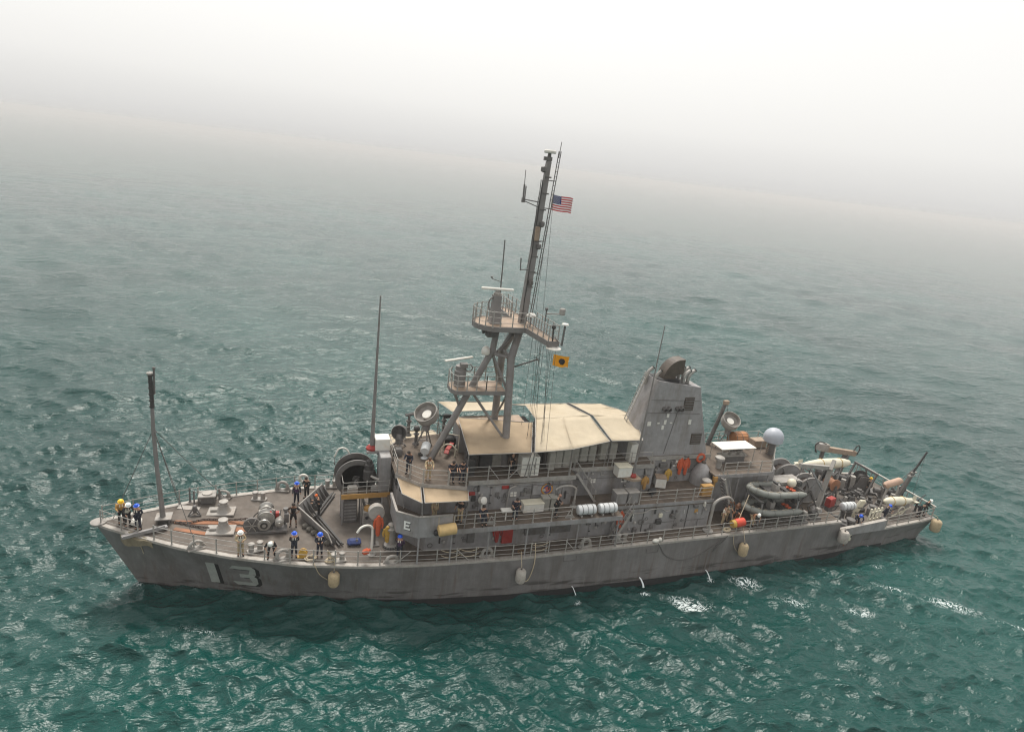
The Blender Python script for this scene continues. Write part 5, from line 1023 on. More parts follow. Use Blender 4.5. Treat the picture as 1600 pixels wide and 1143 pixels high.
for x in (45.4, 48.7):
    for y in (-1.45, -.05): MB().tube((x, y, AP), (x, y, 8.7), .03).build('post', RAIL, t, org=(47, -.7, AP))
t = thing('equipment_table', 'grey bench with piping under the flat white canopy', 'bench', (47, -.8, AP)); MB().box((0, 0, .7), (2.6, .7, .12)).build('top', LGREY, t); MB().box((0, 0, .3), (2.4, .5, .6)).build('base', MID, t); m = MB(); [m.box((k, -.1, .85), (.5, .35, .25), bev=.05) for k in (-.9, -.1, .8)]; m.build('instrument', LGREY, t)
t = thing('wooden_drum', 'varnished wooden slatted drum lying behind the canopy', 'drum', (49.1, 1.2, AP)); 
for k in range(14):
    a = R(360/14*k); MB().box((0, .62*math.cos(a), 1.15+.62*math.sin(a)), (1.35, .26, .06), rx=a-R(90)).build('slat', WOOD, t)
for x in (-.6, 0, .6): MB().torus((x, 0, 1.15), .67, .025, ax=(1, 0, 0), n=22, m=5).build('hoop', MID, t)
MB().lathe((-.62, 0, 1.15), [(.01, 0), (.56, 0), (.56, 1.24), (.01, 1.24)], ax=(1, 0, 0), n=20).build('core', WOOD, t); m = MB(); [m.beam((k, 0, 0), (k, 0, .7), .1, .6) for k in (-.4, .4)]; m.build('cradle', MID, t)
t = thing('crane_post', 'slanted dark crane post with worn tip aft of the funnel', 'crane', (47.1, 2.6, AP)); MB().tube((0, 0, 0), (.95, 0, 3.9), .2, 10, .16).build('post', MID, t, smooth=True); MB().box((1.0, 0, 4.05), (.5, .3, .4), bev=.05).build('head', PLATE, t); m = MB(); m.tube((1.15, 0, 3.9), (1.5, -.2, 2.2), .02); m.tube((.7, 0, 3.8), (-.9, -.3, .2), .015); m.build('wire', WIRE, t); m = MB(); [m.tube((.2, -.5, .4*k+.4), (1.6, -.5, .4*k+.2), .03) for k in range(4)]; m.build('bracket', RAIL, t)
t = thing('satellite_radome', 'pale grey satellite radome on a rusty pedestal', 'radome', (52.1, .3, AP)); MB().lathe((0, 0, 1.15), [(.02, 0), (.65, 0), (.84, .12), (.86, .46)]+[(.86*math.cos(R(a)), .46+.86*math.sin(R(a))) for a in range(12, 91, 13)], n=30).build('dome', mat('radome_grey', (.36, .38, .42), .45, .05, 2), t, smooth=True); MB().lathe((0, 0, 0), [(.36, 0), (.36, 1.2)], n=16).build('pedestal', MID, t, smooth=True); m = MB(); [m.box((-.38, 0, .15+.16*k), (.06, .3, .05)) for k in range(6)]; m.build('rung', PLATE, t); m = MB(); m.path(cat_curve([(.8, 0, 1.1), (.8, 0, .75), (.5, 0, .7)], 4), .04, 6); m.tube((-.9, .2, 0), (-.9, .2, 1.1), .03); m.tube((-.9, .2, 1.1), (-.3, .2, 1.1), .03); m.build('conduit', RAIL, t)
single(MB().box((52.0, 1.9, AP+.35), (1.3, .9, .7), bev=.04), 'brown_deck_box', 'brown deck box behind the satellite radome', 'box', (52, 1.9, AP), PLATE)
single(MB().box((49.9, 2.0, AP+.3), (1.2, .7, .5), bev=.15).sphere((50.5, 1.7, AP+.4), .3, 8).sphere((49.4, 1.8, AP+.45), .28, 8), 'white_gear_pile', 'heap of white covered gear between wooden drum and radome', 'gear', (50, 2, AP), WHITE, True)
MB().prism([(50.5, -2.9), (53.3, -2.9), (53.3, -1.6), (50.5, -1.6)], 6.0, 6.08).build('boat_platform', LGREY, ship); MB().tube((51.8, -2.2, 3.4), (51.8, -2.2, 6.0), .08).build('pillar', GREY, ship)
# ---- inflatable boats
def boat():
    t = thing('inflatable_boat', '', 'boat', group='stacked inflatable boats')
    P = cat_curve([(2.75, -.9, .42), (1.2, -.95, .4), (-.8, -.93, .42), (-1.8, -.75, .5), (-2.5, -.3, .6), (-2.62, 0, .63), (-2.5, .3, .6), (-1.8, .75, .5), (-.8, .93, .42), (1.2, .95, .4), (2.75, .9, .42)], 5)
    r = [.27]*len(P); r[0] = r[-1] = .1; r[1] = r[-2] = .2; MB().path(P, r, 12).build('tube', TUBE, t, smooth=True)
    for i in range(4, len(P)-4, 5):
        d = (P[i+1]-P[i-1]).normalized(); MB().torus(P[i], .275, .02, ax=d, n=14, m=5).build('tube_band', MID, t)
    m = MB(); rg = []
    for x, w_, k in ((-2.35, .15, .5), (-1.6, .55, .28), (-.5, .8, .05), (1, .85, 0), (2.4, .82, 0)): rg.append([V(x, -w_, .38), V(x, -w_*.5, (.38+k)/2-.02), V(x, 0, k), V(x, w_*.5, (.38+k)/2-.02), V(x, w_, .38), V(x, 0, .34)])
    m.loft(rg).build('hull', MID, t)
    MB().box((2.42, 0, .45), (.08, 1.6, .55)).build('transom', MID, t)
    m = MB(); m.use(LGREY).box((.1, 0, .65), (.5, .5, .65), bev=.05); m.use(DARK).box((-.05, 0, 1.05), (.15, .45, .25), ry=R(-20)); m.torus((.42, 0, .95), .16, .02, ax=(1, 0, .4), n=12, m=4); m.build('console', None, t)
    for x in (-.9, 1.0): MB().box((x, 0, .5), (.35, 1.2, .12), bev=.04).build('thwart', DARK, t)
    m = MB(); m.use(DARK).box((2.62, 0, .95), (.4, .38, .5), bev=.1); m.box((2.6, 0, .5), (.2, .2, .6)); m.build('outboard_motor', None, t)
    m = MB(); [m.sphere((1.7+.3*random.random(), -.4+.2*k, .5), .18, 7, (1.3, .8, .6), 5) for k in range(4)]; m.build('life_vest', ORANGE, t)
    m = MB(); m.path([p+V(0, 0, .25) if i % 3 else p+V(0, 0, .31) for i, p in enumerate(P[3:-3])], .018, 5); m.build('grab_line', ROPE, t)
    return t
b0 = boat(); b0.location = (49.5, -3.75, 5.55); b0.rotation_euler = (0, R(4), R(3)); b0['label'] = 'grey inflatable boat on the upper cradle with a white float aboard'
b1 = copy_tree(b0, (49.2, -4.0, 4.1), R(2), 'grey inflatable boat stowed beneath the other one'); b1.rotation_euler = (0, R(3), R(2))
t = thing('boat_cradle', 'steel cradle posts holding the two inflatable boats', 'cradle', (49.4, -3.8, 3.4))
for x in (47.7, 51.4):
    for y in (-4.75, -2.75): MB().beam((x, y, 3.4), (x, y, 5.55), .1, .1).build('post', GREY, t, org=(49.4, -3.8, 3.4))
    for z in (4.0, 5.45): MB().beam((x, -4.8, z), (x, -2.7, z), .1, .12).build('cross_beam', GREY, t, org=(49.4, -3.8, 3.4))
single(MB().sphere((51.5, -3.5, 6.35), .38, 18, m=10), 'ball_float', 'white ball float resting in the upper inflatable boat', 'float', (51.5, -3.5, 6.0), OFFW, True)
t = thing('red_float', 'bright orange red buoy with yellow end hung at the rail by the boats', 'buoy', (44.9, -5.45, dz(45)+.55)); MB().lathe((-.2, 0, .25), [(.18, 0), (.33, .06), (.35, .5), (.33, .85), (.15, .98)], ax=(1, 0, .12), n=20).build('body', mat('buoy_red', (.55, .06, .03), .5, .15, 4), t, smooth=True); MB().lathe((-.5, 0, .2), [(.12, 0), (.3, .05), (.33, .33)], ax=(1, 0, .12), n=18).build('end', YELLOW, t, smooth=True); MB().tube((.1, 0, .5), (1.4, .9, 2.2), .025).build('tether', ROPE, t)
# close mesh railing by the boats
m = MB(); 
for z in (.2, .4, .6, .8, 1.0): m.tube(edge(46.5)+V(0, 0, z), edge(53.2)+V(0, 0, z), .012, 4)
for x in np.arange(46.6, 53.2, .35): m.tube(edge(x), edge(x)+V(0, 0, 1.0), .012, 4)
m.build('rail_netting', WIRE, ship)
# ---- sweep gear aft
def big_reel(o, r, wd, lab, mt1, n=0, ax=(0, 1, 0)):
    t = thing('cable_winch_reel', lab, 'reel', o)
    for k in (-wd/2, wd/2):
        f = MB().lathe((0, k, r+.15), [(.2, -.05), (r*.98, -.05), (r, 0), (r*.98, .05), (.2, .05)], ax=(.12, 1, 0), n=40).build('flange', mt1, t, smooth=True); MB().torus((0, k-.06, r+.15), r*.95, .05, ax=(.12, 1, 0), n=36, m=6).build('flange_rim', LGREY, t, smooth=True)
    m = MB(); [m.beam((.25*math.cos(R(a)), -wd/2-.07, r+.15+.25*math.sin(R(a))), (r*.9*math.cos(R(a)), -wd/2-.07, r+.15+r*.9*math.sin(R(a))), .09, .05) for a in range(0, 360, 60)]; m.build('spoke', GREY, t)
    m = MB(); m.lathe((0, -wd/2, r+.15), [(r*.55, 0), (r*.6, .05)]+[(r*.62+.03*(i % 2), .08+i*.08) for i in range(int(wd/.08)-1)]+[(r*.55, wd)], ax=(0, 1, 0), n=26); m.build('cable_winding', RUSTY, t)
    
    for k in (-wd/2-.2, wd/2+.2): m = MB(); [m.beam((s*r*.8, k, 0), (0, k, r+.15), .14, .12) for s in (-1, 1)]; m.build('stand', MID, t)
    return t
big_reel((54.9, -1.9, 3.42), 1.25, .9, 'grey flanged cable reel beside the boat davit', GREY); big_reel((53.6, -.2, 3.42), 1.55, 1.2, 'larger grey cable reel beyond the boat davit', GREY)
t = thing('boat_davit', 'grey gallows davit with diagonal brace over the boats', 'davit', (55.2, -3.4, 3.42)); o = (55.2, -3.4, 3.42)
MB().beam((55.1, -3.45, 3.42), (55.75, -3.2, 7.5), .34, .3).build('leg', LGREY, t, org=o); MB().beam((56.0, -3.1, 7.3), (52.3, -3.1, 7.75), .26, .34).build('jib', LGREY, t, org=o); MB().beam((55.3, -3.4, 5.3), (53.4, -3.15, 7.55), .14, .14).build('brace', GREY, t, org=o); MB().beam((55.55, -3.35, 7.25), (56.05, -3.05, 8.0), .3, .3).build('head', LGREY, t, org=o); m = MB(); m.tube((52.6, -3.1, 7.6), (52.2, -3.2, 6.0), .02); m.tube((53.6, -3.1, 7.5), (53.3, -3.3, 5.9), .02); m.build('fall_wire', WIRE, t, org=o); MB().lathe((55.1, -3.45, 3.42), [(.5, 0), (.5, .12), (.35, .3)], n=14).build('foot', GREY, t, org=o)
def pig(o, ln, r, rz, tilt, lab, fins=True):
    t = thing('sweep_float', lab, 'float', o, rz); t.rotation_euler[1] = tilt
    MB().lathe((-ln/2, 0, 0), [(.02, 0), (r*.2, .12*ln), (r*.55, .22*ln), (r*.92, .42*ln), (r, .58*ln), (r*.97, .74*ln), (r*.84, .87*ln), (r*.55, .96*ln), (r*.2, .99*ln), (.02, ln)], ax=(1, 0, 0), n=26).build('body', OFFW, t, smooth=True)
    if fins:
        MB().box((-ln*.42, 0, 0), (.5, .03, r*2.1)).build('fin', OFFW, t); MB().box((-ln*.42, 0, 0), (.5, r*2.1, .03)).build('fin', OFFW, t)
    for k in (-.05, .28): MB().torus((ln*k, 0, 0), r*1.0, .025, ax=(1, 0, 0), n=20, m=5).build('lashing', YELLOW, t)
    return t
pig((59.8, 1.2, 5.35), 6.9, .5, 0, R(1), 'long white torpedo shaped sweep float on the high cradle'); single(MB().lathe((56.4, 1.0, 5.3), [(.02, -.1), (.38, -.08), (.42, 0), (.38, .08), (.02, .1)], ax=(.3, 1, 0), n=20), 'tail_disc', 'white round disc at the tail of the high sweep float', 'disc', (56.4, 1.0, 5.3), OFFW, True)
t = thing('float_cradle', 'tall steel cradle under the high sweep float', 'cradle', (59.5, 1.2, AFT))
for x in (57.9, 61.6):
    for y in (.75, 1.65): MB().beam((x, y, AFT), (x, y, 5.1), .12, .12).build('post', GREY, t, org=(59.5, 1.2, AFT))
    MB().beam((x, .7, 4.86), (x, 1.7, 4.86), .12, .14).build('saddle', GREY, t, org=(59.5, 1.2, AFT))
MB().beam((57.9, .75, 3.6), (61.6, .75, 3.2), .1, .1).build('brace', GREY, t, org=(59.5, 1.2, AFT))
pig((65.3, -3.3, 3.5), 4.2, .42, R(180), R(-3), 'shorter white torpedo shaped sweep float by the stern rail')
t = thing('float_cradle', 'cream painted cradle under the short stern sweep float', 'cradle', (65.2, -3.3, AFT))
for x in (64.3, 66.4): MB().beam((x-.25, -3.3, AFT), (x, -3.3, 3.15), .12, .6).build('post', LGREY, t, org=(65.2, -3.3, AFT))
MB().torus((65.2, -3.75, 2.75), .38, .05, ax=(0, 1, 0), n=20, m=6).build('hoop', OFFW, t, org=(65.2, -3.3, AFT)); MB().beam((64.2, -3.7, AFT+.1), (66.4, -3.7, 3.0), .06, .12).build('brace', OFFW, t, org=(65.2, -3.3, AFT))
def winch(x, y, z, rz, s, lab, c1=MID, c2=DARK, name='deck_winch'):
    t = thing(name, lab, 'winch', (x, y, z), rz, None); MB().box((0, 0, .08*s), (1.5*s, 1.1*s, .16*s)).build('bed', c1, t)
    for k in (-.4, .4): MB().loft([[V(a*s, (k+j)*s, b*s) for a, b in ((-.5, .16), (.5, .16), (.2, 1.0), (-.2, 1.0))] for j in (-.05, .05)]).build('side_frame', c1, t)
    MB().lathe((0, -.36*s, .7*s), [(.4*s, 0), (.4*s, .05*s), (.22*s, .06*s), (.22*s, .64*s), (.4*s, .65*s), (.4*s, .7*s)], ax=(0, 1, 0), n=18).build('drum', c2, t, smooth=True)
    MB().lathe((.15*s, .45*s, .6*s), [(.2*s, 0), (.2*s, .45*s), (.1*s, .5*s)], ax=(0, 1, 0), n=12).build('motor', c1, t, smooth=True); MB().box((-.55*s, -.2*s, .5*s), (.25*s, .3*s, .7*s)).build('control_box', LGREY, t); return t
winch(62.8, 2.6, AFT, R(20), 1.5, 'dark double framed winch at the far side of the sweep deck'); winch(59.0, -.6, AFT, 0, 1.3, 'dark winch under the high sweep float'); winch(65.6, 1.4, AFT, R(-30), 1.7, 'tall dark winch in the middle of the stern'); winch(57.2, -3.7, AFT, R(40), .9, 'small winch at the foot of the boat davit'); winch(66.6, -.9, AFT, R(60), 1.3, 'dark winch near the stern rail below the tan boom')
winch(60.0, 3.8, AFT, R(10), 1.2, 'dark winch half hidden behind the high sweep float')
t = thing('red_locker', 'red locker on a stand beside the boat davit', 'locker', (57.4, -2.7, AFT)); MB().box((0, 0, 1.55), (.85, .5, .85), rz=R(15), bev=.04).build('case', RED, t); MB().box((-.25, 0, 1.6), (.25, .55, .7), rz=R(15), bev=.04).build('side_case', LGREY, t); MB().box((0, 0, .55), (.5, .4, 1.1)).build('stand', MID, t)
for i, (x, y, z, lab) in enumerate(((57.6, .1, AFT, 'rust red drum below the tail of the high sweep float'), (59.9, -.2, AFT, 'rust red drum below the nose of the high sweep float'))):
    t = thing('cable_drum', lab, 'drum', (x, y, z)); MB().lathe((0, -.5, 1.9), [(.2, 0), (.6, .02), (.6, .1), (.45, .12), (.45, .9), (.6, .92), (.6, 1.0), (.2, 1.02)], ax=(0, 1, 0), n=22).build('drum', RUST, t, smooth=True); 
    for k in (-.6, .6): m = MB(); [m.beam((s*.5, k, 0), (0, k, 1.9), .1, .1) for s in (-1, 1)]; m.build('stand', MID, t)
t = thing('folding_boom', 'tan folding crane boom with dark hoses along the far rail', 'crane', (64.5, 4.0, AFT)); o = (64.5, 4.0, AFT)
MB().beam((61.9, 4.0, 5.6), (66.9, 4.0, 4.75), .45, .5).build('boom', PLATE, t, org=o); MB().beam((61.7, 4.0, 5.75), (62.9, 4.0, 5.65), .6, .7).build('boom_knuckle', LGREY, t, org=o); MB().beam((65.8, 4.0, 4.7), (64.8, 3.7, AFT), .5, .5).build('column', MID, t, org=o)
m = MB()
for k in range(3): m.path(cat_curve([(61.5, 3.8+.1*k, 5.2), (61.1, 3.8, 5.9+.1*k), (61.7, 3.9, 6.3), (62.6, 3.9, 6.05)], 5), .05, 6)
m.path(cat_curve([(66.5, 3.9, 5.0), (66.9, 3.9, 5.7), (67.3, 3.9, 5.3), (67.1, 3.9, 4.6)], 5), .06, 6); m.build('hose', DARK, t, org=o); MB().lathe((62.5, 4, AFT), [(.25, 0), (.2, 3.3)], n=10).build('rest_post', MID, t, org=o)
# row of roller guides across the sweep deck
for i in range(9):
    u = i/8; x, y = 60.6+4.3*u, 3.0-4.6*u; t = thing('cable_guide', 'small dark cable guide in the row across the sweep deck', 'roller', (x, y, AFT+.02), R(30), 'cable guides on the sweep deck'); MB().box((0, 0, .12), (.6, .5, .24)).build('base', MID, t); MB().lathe((0, 0, .24), [(.16, 0), (.14, .2), (.2, .24), (.2, .34)], n=10).build('roller', DARK, t)
t = thing('slotted_rack_board', 'cream painted slotted frame leaning beside the silver raft canister', 'frame', (60.0, -3.4, AFT), R(10)); MB().box((0, 0, 1.05), (.8, .25, 2.0), ry=R(14), rx=R(12), bev=.08).build('panel', OFFW, t); m = MB(); [m.box((.05+.12*k, -.18, .7+.5*k), (.85, .06, .1), ry=R(14)) for k in range(3)]; m.build('strap', MID, t); MB().beam((-.3, .5, 0), (.1, .1, 1.4), .08, .08).build('prop', LGREY, t)
t = thing('cream_rack', 'cream painted open rack at the low bulwark', 'rack', (61.0, -4.45, AFT), R(4))
for k in range(4): MB().beam((-.7+.45*k, 0, .0), (-.45+.45*k, .1, 1.55), .12, .3).build('upright', OFFW, t)
for z in (.5, 1.2): MB().beam((-.6, .05, z), (1.0, .05, z+.1), .1, .12).build('cross_bar', OFFW, t)
t = thing('stern_boom', 'tan padded boom on grey legs near the stern', 'boom', (65.6, -1.8, AFT)); o = (65.6, -1.8, AFT); MB().path([(64.6, -1.9, 4.35), (64.8, -1.9, 4.45), (66.6, -1.7, 4.65), (66.9, -1.7, 4.6)], [.2, .34, .34, .2], 12).build('pad', mat('pale_brick', (.40, .27, .20), .7, .15, 3), t, org=o, smooth=True)
for a, b in (((64.4, -2.2, AFT), (65.0, -1.9, 4.2)), ((65.3, -1.4, AFT), (65.3, -1.85, 4.2)), ((66.2, -2.2, AFT), (66.6, -1.75, 4.4)), ((67.0, -1.5, AFT), (66.7, -1.7, 4.4))): MB().beam(a, b, .14, .14).build('leg', LGREY, t, org=o)
t = thing('stern_pole', 'slanted dark stern staff with rigging blocks', 'staff', (67.4, -1.6, AFT)); o = (67.4, -1.6, AFT); MB().beam((66.9, -1.6, AFT), (67.9, -1.8, 5.6), .3, .3).build('lower_post', MID, t, org=o); MB().tube((67.8, -1.8, 5.3), (68.6, -2.0, 7.75), .11, 8, .08).build('pole', DARK, t, org=o, smooth=True); m = MB(); m.box((67.75, -1.85, 5.2), (.8, .25, .12)); m.box((67.9, -1.85, 5.55), (.7, .2, .1)); m.build('block', LGREY, t, org=o); m = MB(); m.tube((68.5, -2, 7.4), (68.3, -2.2, 3.0), .015); m.tube((68.1, -1.9, 6.3), (66.8, -1.5, 4.4), .03); m.build('rigging', WIRE, t, org=o)
t = thing('stern_gun', 'dark machine gun on a mount at the stern rail', 'gun', (67.8, -3.2, AFT)); MB().lathe((0, 0, 0), [(.22, 0), (.1, .15), (.1, 1.0)], n=10).build('mount', DARK, t); m = MB(); m.tube((-.4, 0, 1.0), (.75, .0, 1.75), .045); m.box((-.25, 0, 1.1), (.6, .15, .22), ry=R(-33)); m.build('barrel', BLACK, t)
m = MB(); m.tube((66.4, 4.4, 3.35), (68.6, 4.3, 3.25), .06, 6); m.tube((68.7, 4.3, 3.22), (68.75, -4.35, 3.22), .055, 6); m.build('stern_rail_bar', WHITE, ship)
winch(57.6, 2.0, AFT, R(15), 1.3, 'dark winch at the foot of the deck step beyond the larger cable reel'); winch(61.9, -.9, AFT, R(-20), .9, 'low dark winch at the middle of the open sweep deck'); winch(63.9, 2.2, AFT, R(35), 1.4, 'dark winch between the folding boom and the cable guides'); winch(56.9, -.9, AFT, R(80), 1.1, 'dark winch directly aft of the flanged cable reel')
for i, (pts, lab) in enumerate((([(57, -1.8), (59, -1.9), (60.5, -1.2), (62.5, -1.8), (64.5, -1.0)], 'black hydraulic hose snaking across the open sweep deck'), ([(58.5, 2.2), (60.5, 2.9), (63, 1.4), (65, 2.4)], 'black hydraulic hose beneath the high sweep float'), ([(61, -3.2), (63, -2.6), (64.5, -2.9), (66.5, -2.4)], 'black hydraulic hose beside the short sweep float'))):
    P = cat_curve([(x, y, AFT+.07) for x, y in pts], 8); single(MB().path(P, .05, 6), 'hydraulic_hose', lab, 'hose', P[0], BLACK, True)
m = MB(); [m.beam((64.6, y, AFT), (65.4, y, 4.6), .16, .16) for y in (-.2, 2.4)]; m.beam((65.4, -.3, 4.6), (65.4, 2.5, 4.6), .18, .2); m.beam((65.4, 1.1, 4.6), (66.5, 1.1, AFT), .12, .12); single(m, 'stern_gantry', 'grey gantry frame over the stern winches', 'gantry', (65, 1, AFT), MID)
single(MB().sphere((61.2, -2.1, AFT+.25), .5, 10, (1.3, .9, .7), 6).sphere((61.9, -2.3, AFT+.2), .4, 9, (1.2, .8, .6), 5), 'tarpaulin_heap', 'dark tarpaulin heap beside the cream slotted board', 'tarpaulin', (61.5, -2.2, AFT), DARK, True)
for i, (x, y, z, lab) in enumerate(((52.6, -1.2, 3.42, 'dark pump skid beside the larger cable reel'), (51.9, -4.9, 3.42, 'dark pump skid at the rail under the boats'), (53.6, -4.6, 3.42, 'dark pump skid at the rail beside the boat davit'))):
    t = thing('pump_skid', lab, 'pump', (x, y, z)); MB().box((0, 0, .12), (1.2, .7, .2)).build('bed', MID, t); MB().lathe((-.4, 0, .5), [(.2, 0), (.28, .05), (.28, .7), (.2, .8)], ax=(1, 0, 0), n=14).build('motor', DARK, t, smooth=True); MB().box((.35, 0, .75), (.3, .4, .5), bev=.05).build('control_box', LGREY, t); MB().path(cat_curve([(-.4, .2, .6), (-.6, .2, 1.1), (0, .25, 1.3), (.4, .2, .9)], 4), .04, 6).build('hose', BLACK, t)
# assorted fittings on the sweep deck
rd = random.Random(5)
for i, (x, y, kd, pl_) in enumerate(((57.3, -4.6, 0, 'at the low bulwark where the deck steps down'), (58.0, -4.7, 1, 'at the low bulwark beside the crouching sailor'), (58.3, 2.6, 0, 'beyond the tall float cradle'), (61.3, 1.9, 1, 'under the nose of the high sweep float'), (62.4, -3.0, 0, 'between the cream rack and the short sweep float'), (63.2, 3.7, 1, 'beneath the folding boom'), (64.2, .2, 0, 'at the end of the row of cable guides'), (67.6, 2.6, 1, 'at the far side of the stern rail'), (63.4, -1.0, 1, 'on the open sweep deck near the tan stern boom'), (56.8, 2.5, 0, 'at the foot of the deck step on the far side'), (66.0, 3.0, 0, 'beside the tall stern winch on the boom side'), (62.0, -4.6, 1, 'at the end of the low bulwark'))):
    s_ = .8+.5*rd.random(); m = MB()
    if kd: m.lathe((x, y, AFT), [(.3*s_, 0), (.3*s_, .1), (.16*s_, .2), (.16*s_, .5*s_), (.3*s_, .6*s_), (.3*s_, .75*s_)], n=12); single(m, 'deck_bitt', 'small grey bitt '+pl_, 'bitt', (x, y, AFT), MID, True, 'bitts on the sweep deck')
    else: m.box((x, y, AFT+.3*s_), (.8*s_, .6*s_, .6*s_), rz=rd.random(), bev=.05); m.box((x, y, AFT+.65*s_), (.4*s_, .4*s_, .2*s_), rz=rd.random()); single(m, 'gear_box', 'grey gear box '+pl_, 'gear box', (x, y, AFT), MID, False, 'gear boxes on the sweep deck')
# small fittings and conduits crowding the walls
rd = random.Random(21)
FIT = [MB().box((0, -.06, 0), (.22, .12, .28), bev=.03), MB().lathe((0, 0, 0), [(.1, 0), (.1, .1), (.05, .14)], ax=(0, -1, 0), n=8), MB().box((0, -.04, 0), (.1, .08, .5), bev=.02), MB().torus((0, -.08, 0), .14, .025, ax=(0, 1, 0), n=12, m=5)]
FITM = [f.build('wall_fitting', mt, low_house) for f, mt in zip(FIT, (MID, LGREY, DARK, MID))]; first = [True]*4
def scatter(n, x0, x1, z0, z1, y, par):
    for i in range(n):
        k = rd.randrange(4)
        if first[k]: o = FITM[k]; first[k] = False
        else: o = FITM[k].copy(); col.objects.link(o)
        o.parent = par; o.location = (rd.uniform(x0, x1), y, rd.uniform(z0, z1)); s = rd.uniform(.7, 1.5); o.scale = (s, 1, s)
scatter(26, 20.5, 34.0, 3.7, 5.3, -4.005, low_house); scatter(14, 34.8, 42.7, 3.7, 5.5, -4.305, low_house); scatter(22, 21.5, 30.8, 6.2, 7.8, -3.455, up_house); scatter(12, 31.3, 38, 6.2, 7.8, -2.405, up_house); scatter(14, 38.6, 44, 6.2, 8.0, -1.205, up_house)
for y, z, x0, x1, par in ((-4.04, 5.2, 20.4, 34.2, low_house), (-4.04, 4.9, 24, 31, low_house), (-3.49, 7.6, 26.8, 30.8, up_house), (-2.44, 7.3, 31.2, 38.2, up_house), (-4.34, 4.2, 37, 42.6, low_house), (-4.34, 5.62, 34.8, 42.9, low_house), (-1.24, 6.9, 38.6, 44, up_house)):
    m = MB(); m.tube((x0, y, z), (x1, y, z), .022, 5); m.tube((x1-.6, y, z), (x1-.6, y, z-1.0), .02, 5); m.build('conduit', MID, par)
# sagging safety chains and raking struts of the side rail
for x0, x1 in ((21.0, 22.3), (22.3, 23.6), (27.4, 28.7)):
    m = MB()
    for h_ in (.55, .95): a, b = edge(x0)+V(0, 0, h_), edge(x1)+V(0, 0, h_); m.path([a.lerp(b, t_)-V(0, 0, .8*t_*(1-t_)) for t_ in np.linspace(0, 1, 9)], .02, 5)
    m.build('safety_chain', ROPE, ship)
for x0, x1 in ((17.9, 19.0), (23.0, 22.0), (30.9, 30.0), (34.9, 34.0)): MB().tube(edge(x0), edge(x1)+V(0, 0, 1.0), .03, 6).build('rail_strut', RAIL, ship)
for x0, x1, y in ((24.4, 25.2, -3.5), (26.8, 25.9, -3.5)): MB().tube((x0, y, Z2+1.0), (x1, y, Z2), .028, 6).build('rail_strut', RAIL, ship)
# clutter on the signal deck and reel platform
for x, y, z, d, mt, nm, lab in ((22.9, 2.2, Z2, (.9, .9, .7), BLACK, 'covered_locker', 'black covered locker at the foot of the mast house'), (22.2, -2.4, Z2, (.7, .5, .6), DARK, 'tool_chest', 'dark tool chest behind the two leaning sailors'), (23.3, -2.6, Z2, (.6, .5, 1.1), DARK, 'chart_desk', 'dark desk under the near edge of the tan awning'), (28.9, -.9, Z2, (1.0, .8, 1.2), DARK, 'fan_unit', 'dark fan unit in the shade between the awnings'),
                               (15.7, .2, 5.85, (.7, .5, .45), LGREY, 'tool_box', 'pale tool box on the reel platform'), (17.3, .25, 5.85, (.6, .5, .35), LGREY, 'spares_box', 'pale spares box at the bridge end of the reel platform'), (18.9, .9, Z2, (.5, .6, .5), MID, 'speaker_box', 'grey speaker box at the forward rail of the signal deck')):
    single(MB().box((x, y, z+d[2]/2), d, bev=.04).box((x, y, z+d[2]+.02), (d[0]*.8, d[1]*.8, .06)), nm, lab, 'box', (x, y, z), mt)
# ---- fenders over the side
def fender(x, zc, r, h, mt, lab, y=None):
    yy = -(hull_pt(x, zc)+r+.05) if y is None else y
    t = thing('fender', lab, 'fender', (x, yy, zc-h/2), group='fenders hung over the near side'); MB().lathe((0, 0, 0), [(.1, 0), (r*.8, .04), (r, .18), (r, h-.18), (r*.75, h-.04), (.1, h)], n=20).build('body', mt, t, smooth=True)
    top = zd(x)+.5; e = -(hb(x)-.1)-yy; MB().path([(0, 0, h), (0, e*.1, h+.25), (0, e, top-(zc-h/2))], .022, 5).build('lanyard', ROPE, t); MB().lathe((0, 0, h), [(.07, 0), (.07, .12)], n=8).build('eye', MID, t)
fender(14.15, 2.75, .36, 1.0, FEND, 'brown fender hung below the coiled ropes of the foredeck'); fender(26.7, 2.05, .36, 1.05, FENDG, 'pale grey fender hung amidships under the walkway'); fender(45.5, 2.25, .38, 1.05, FEND, 'tan fender hung below the red float'); fender(56.1, 2.25, .42, 1.1, FENDG, 'stained grey fender hung where the deck steps down'); fender(68.3, 1.75, .45, 1.2, FEND, 'brown fender hung at the stern corner', -5.15)
# ropes over the side
def rope(pts, r, mt, lab): P = cat_curve(pts, 8); single(MB().path(P, r, 6), 'mooring_rope', lab, 'rope', P[0], mt, True)
def H(x, z, o=.05): return (x, -(hull_pt(x, z)+o), z)
rope([(12.9, -4.9, dz(13)+.1), H(13.0, 3.75), H(13.3, 2.9), H(13.8, 2.35)], .03, ROPE, 'pale line hanging to the foredeck fender')
rope([(27.7, -5.6, dz(27)+1.0), H(27.75, 3.2), H(27.7, 2.2), H(27.4, 1.3), H(26.8, 1.45)], .035, ROPE, 'pale rope hanging amidships below the fender')
rope([(37.6, -5.7, 3.45), H(37.9, 3.1), H(38.6, 2.2), H(40, 1.65), H(41.6, 1.9), H(43.0, 2.7), H(44.0, 3.4)], .035, WIRE, 'dark hose sagging in a long loop over the side')
rope([H(43.6, 3.2), H(43.1, 2.6), H(42.9, 2.1), H(43.3, 2.6), H(43.9, 3.2)], .025, WIRE, 'dark thin line dangling beside the long hose loop')
rope([(44.6, -5.75, 3.5), H(44.7, 2.8), H(45.0, 2.2), H(45.4, 1.75)], .02, ROPE, 'thin pale line leading to the tan fender')
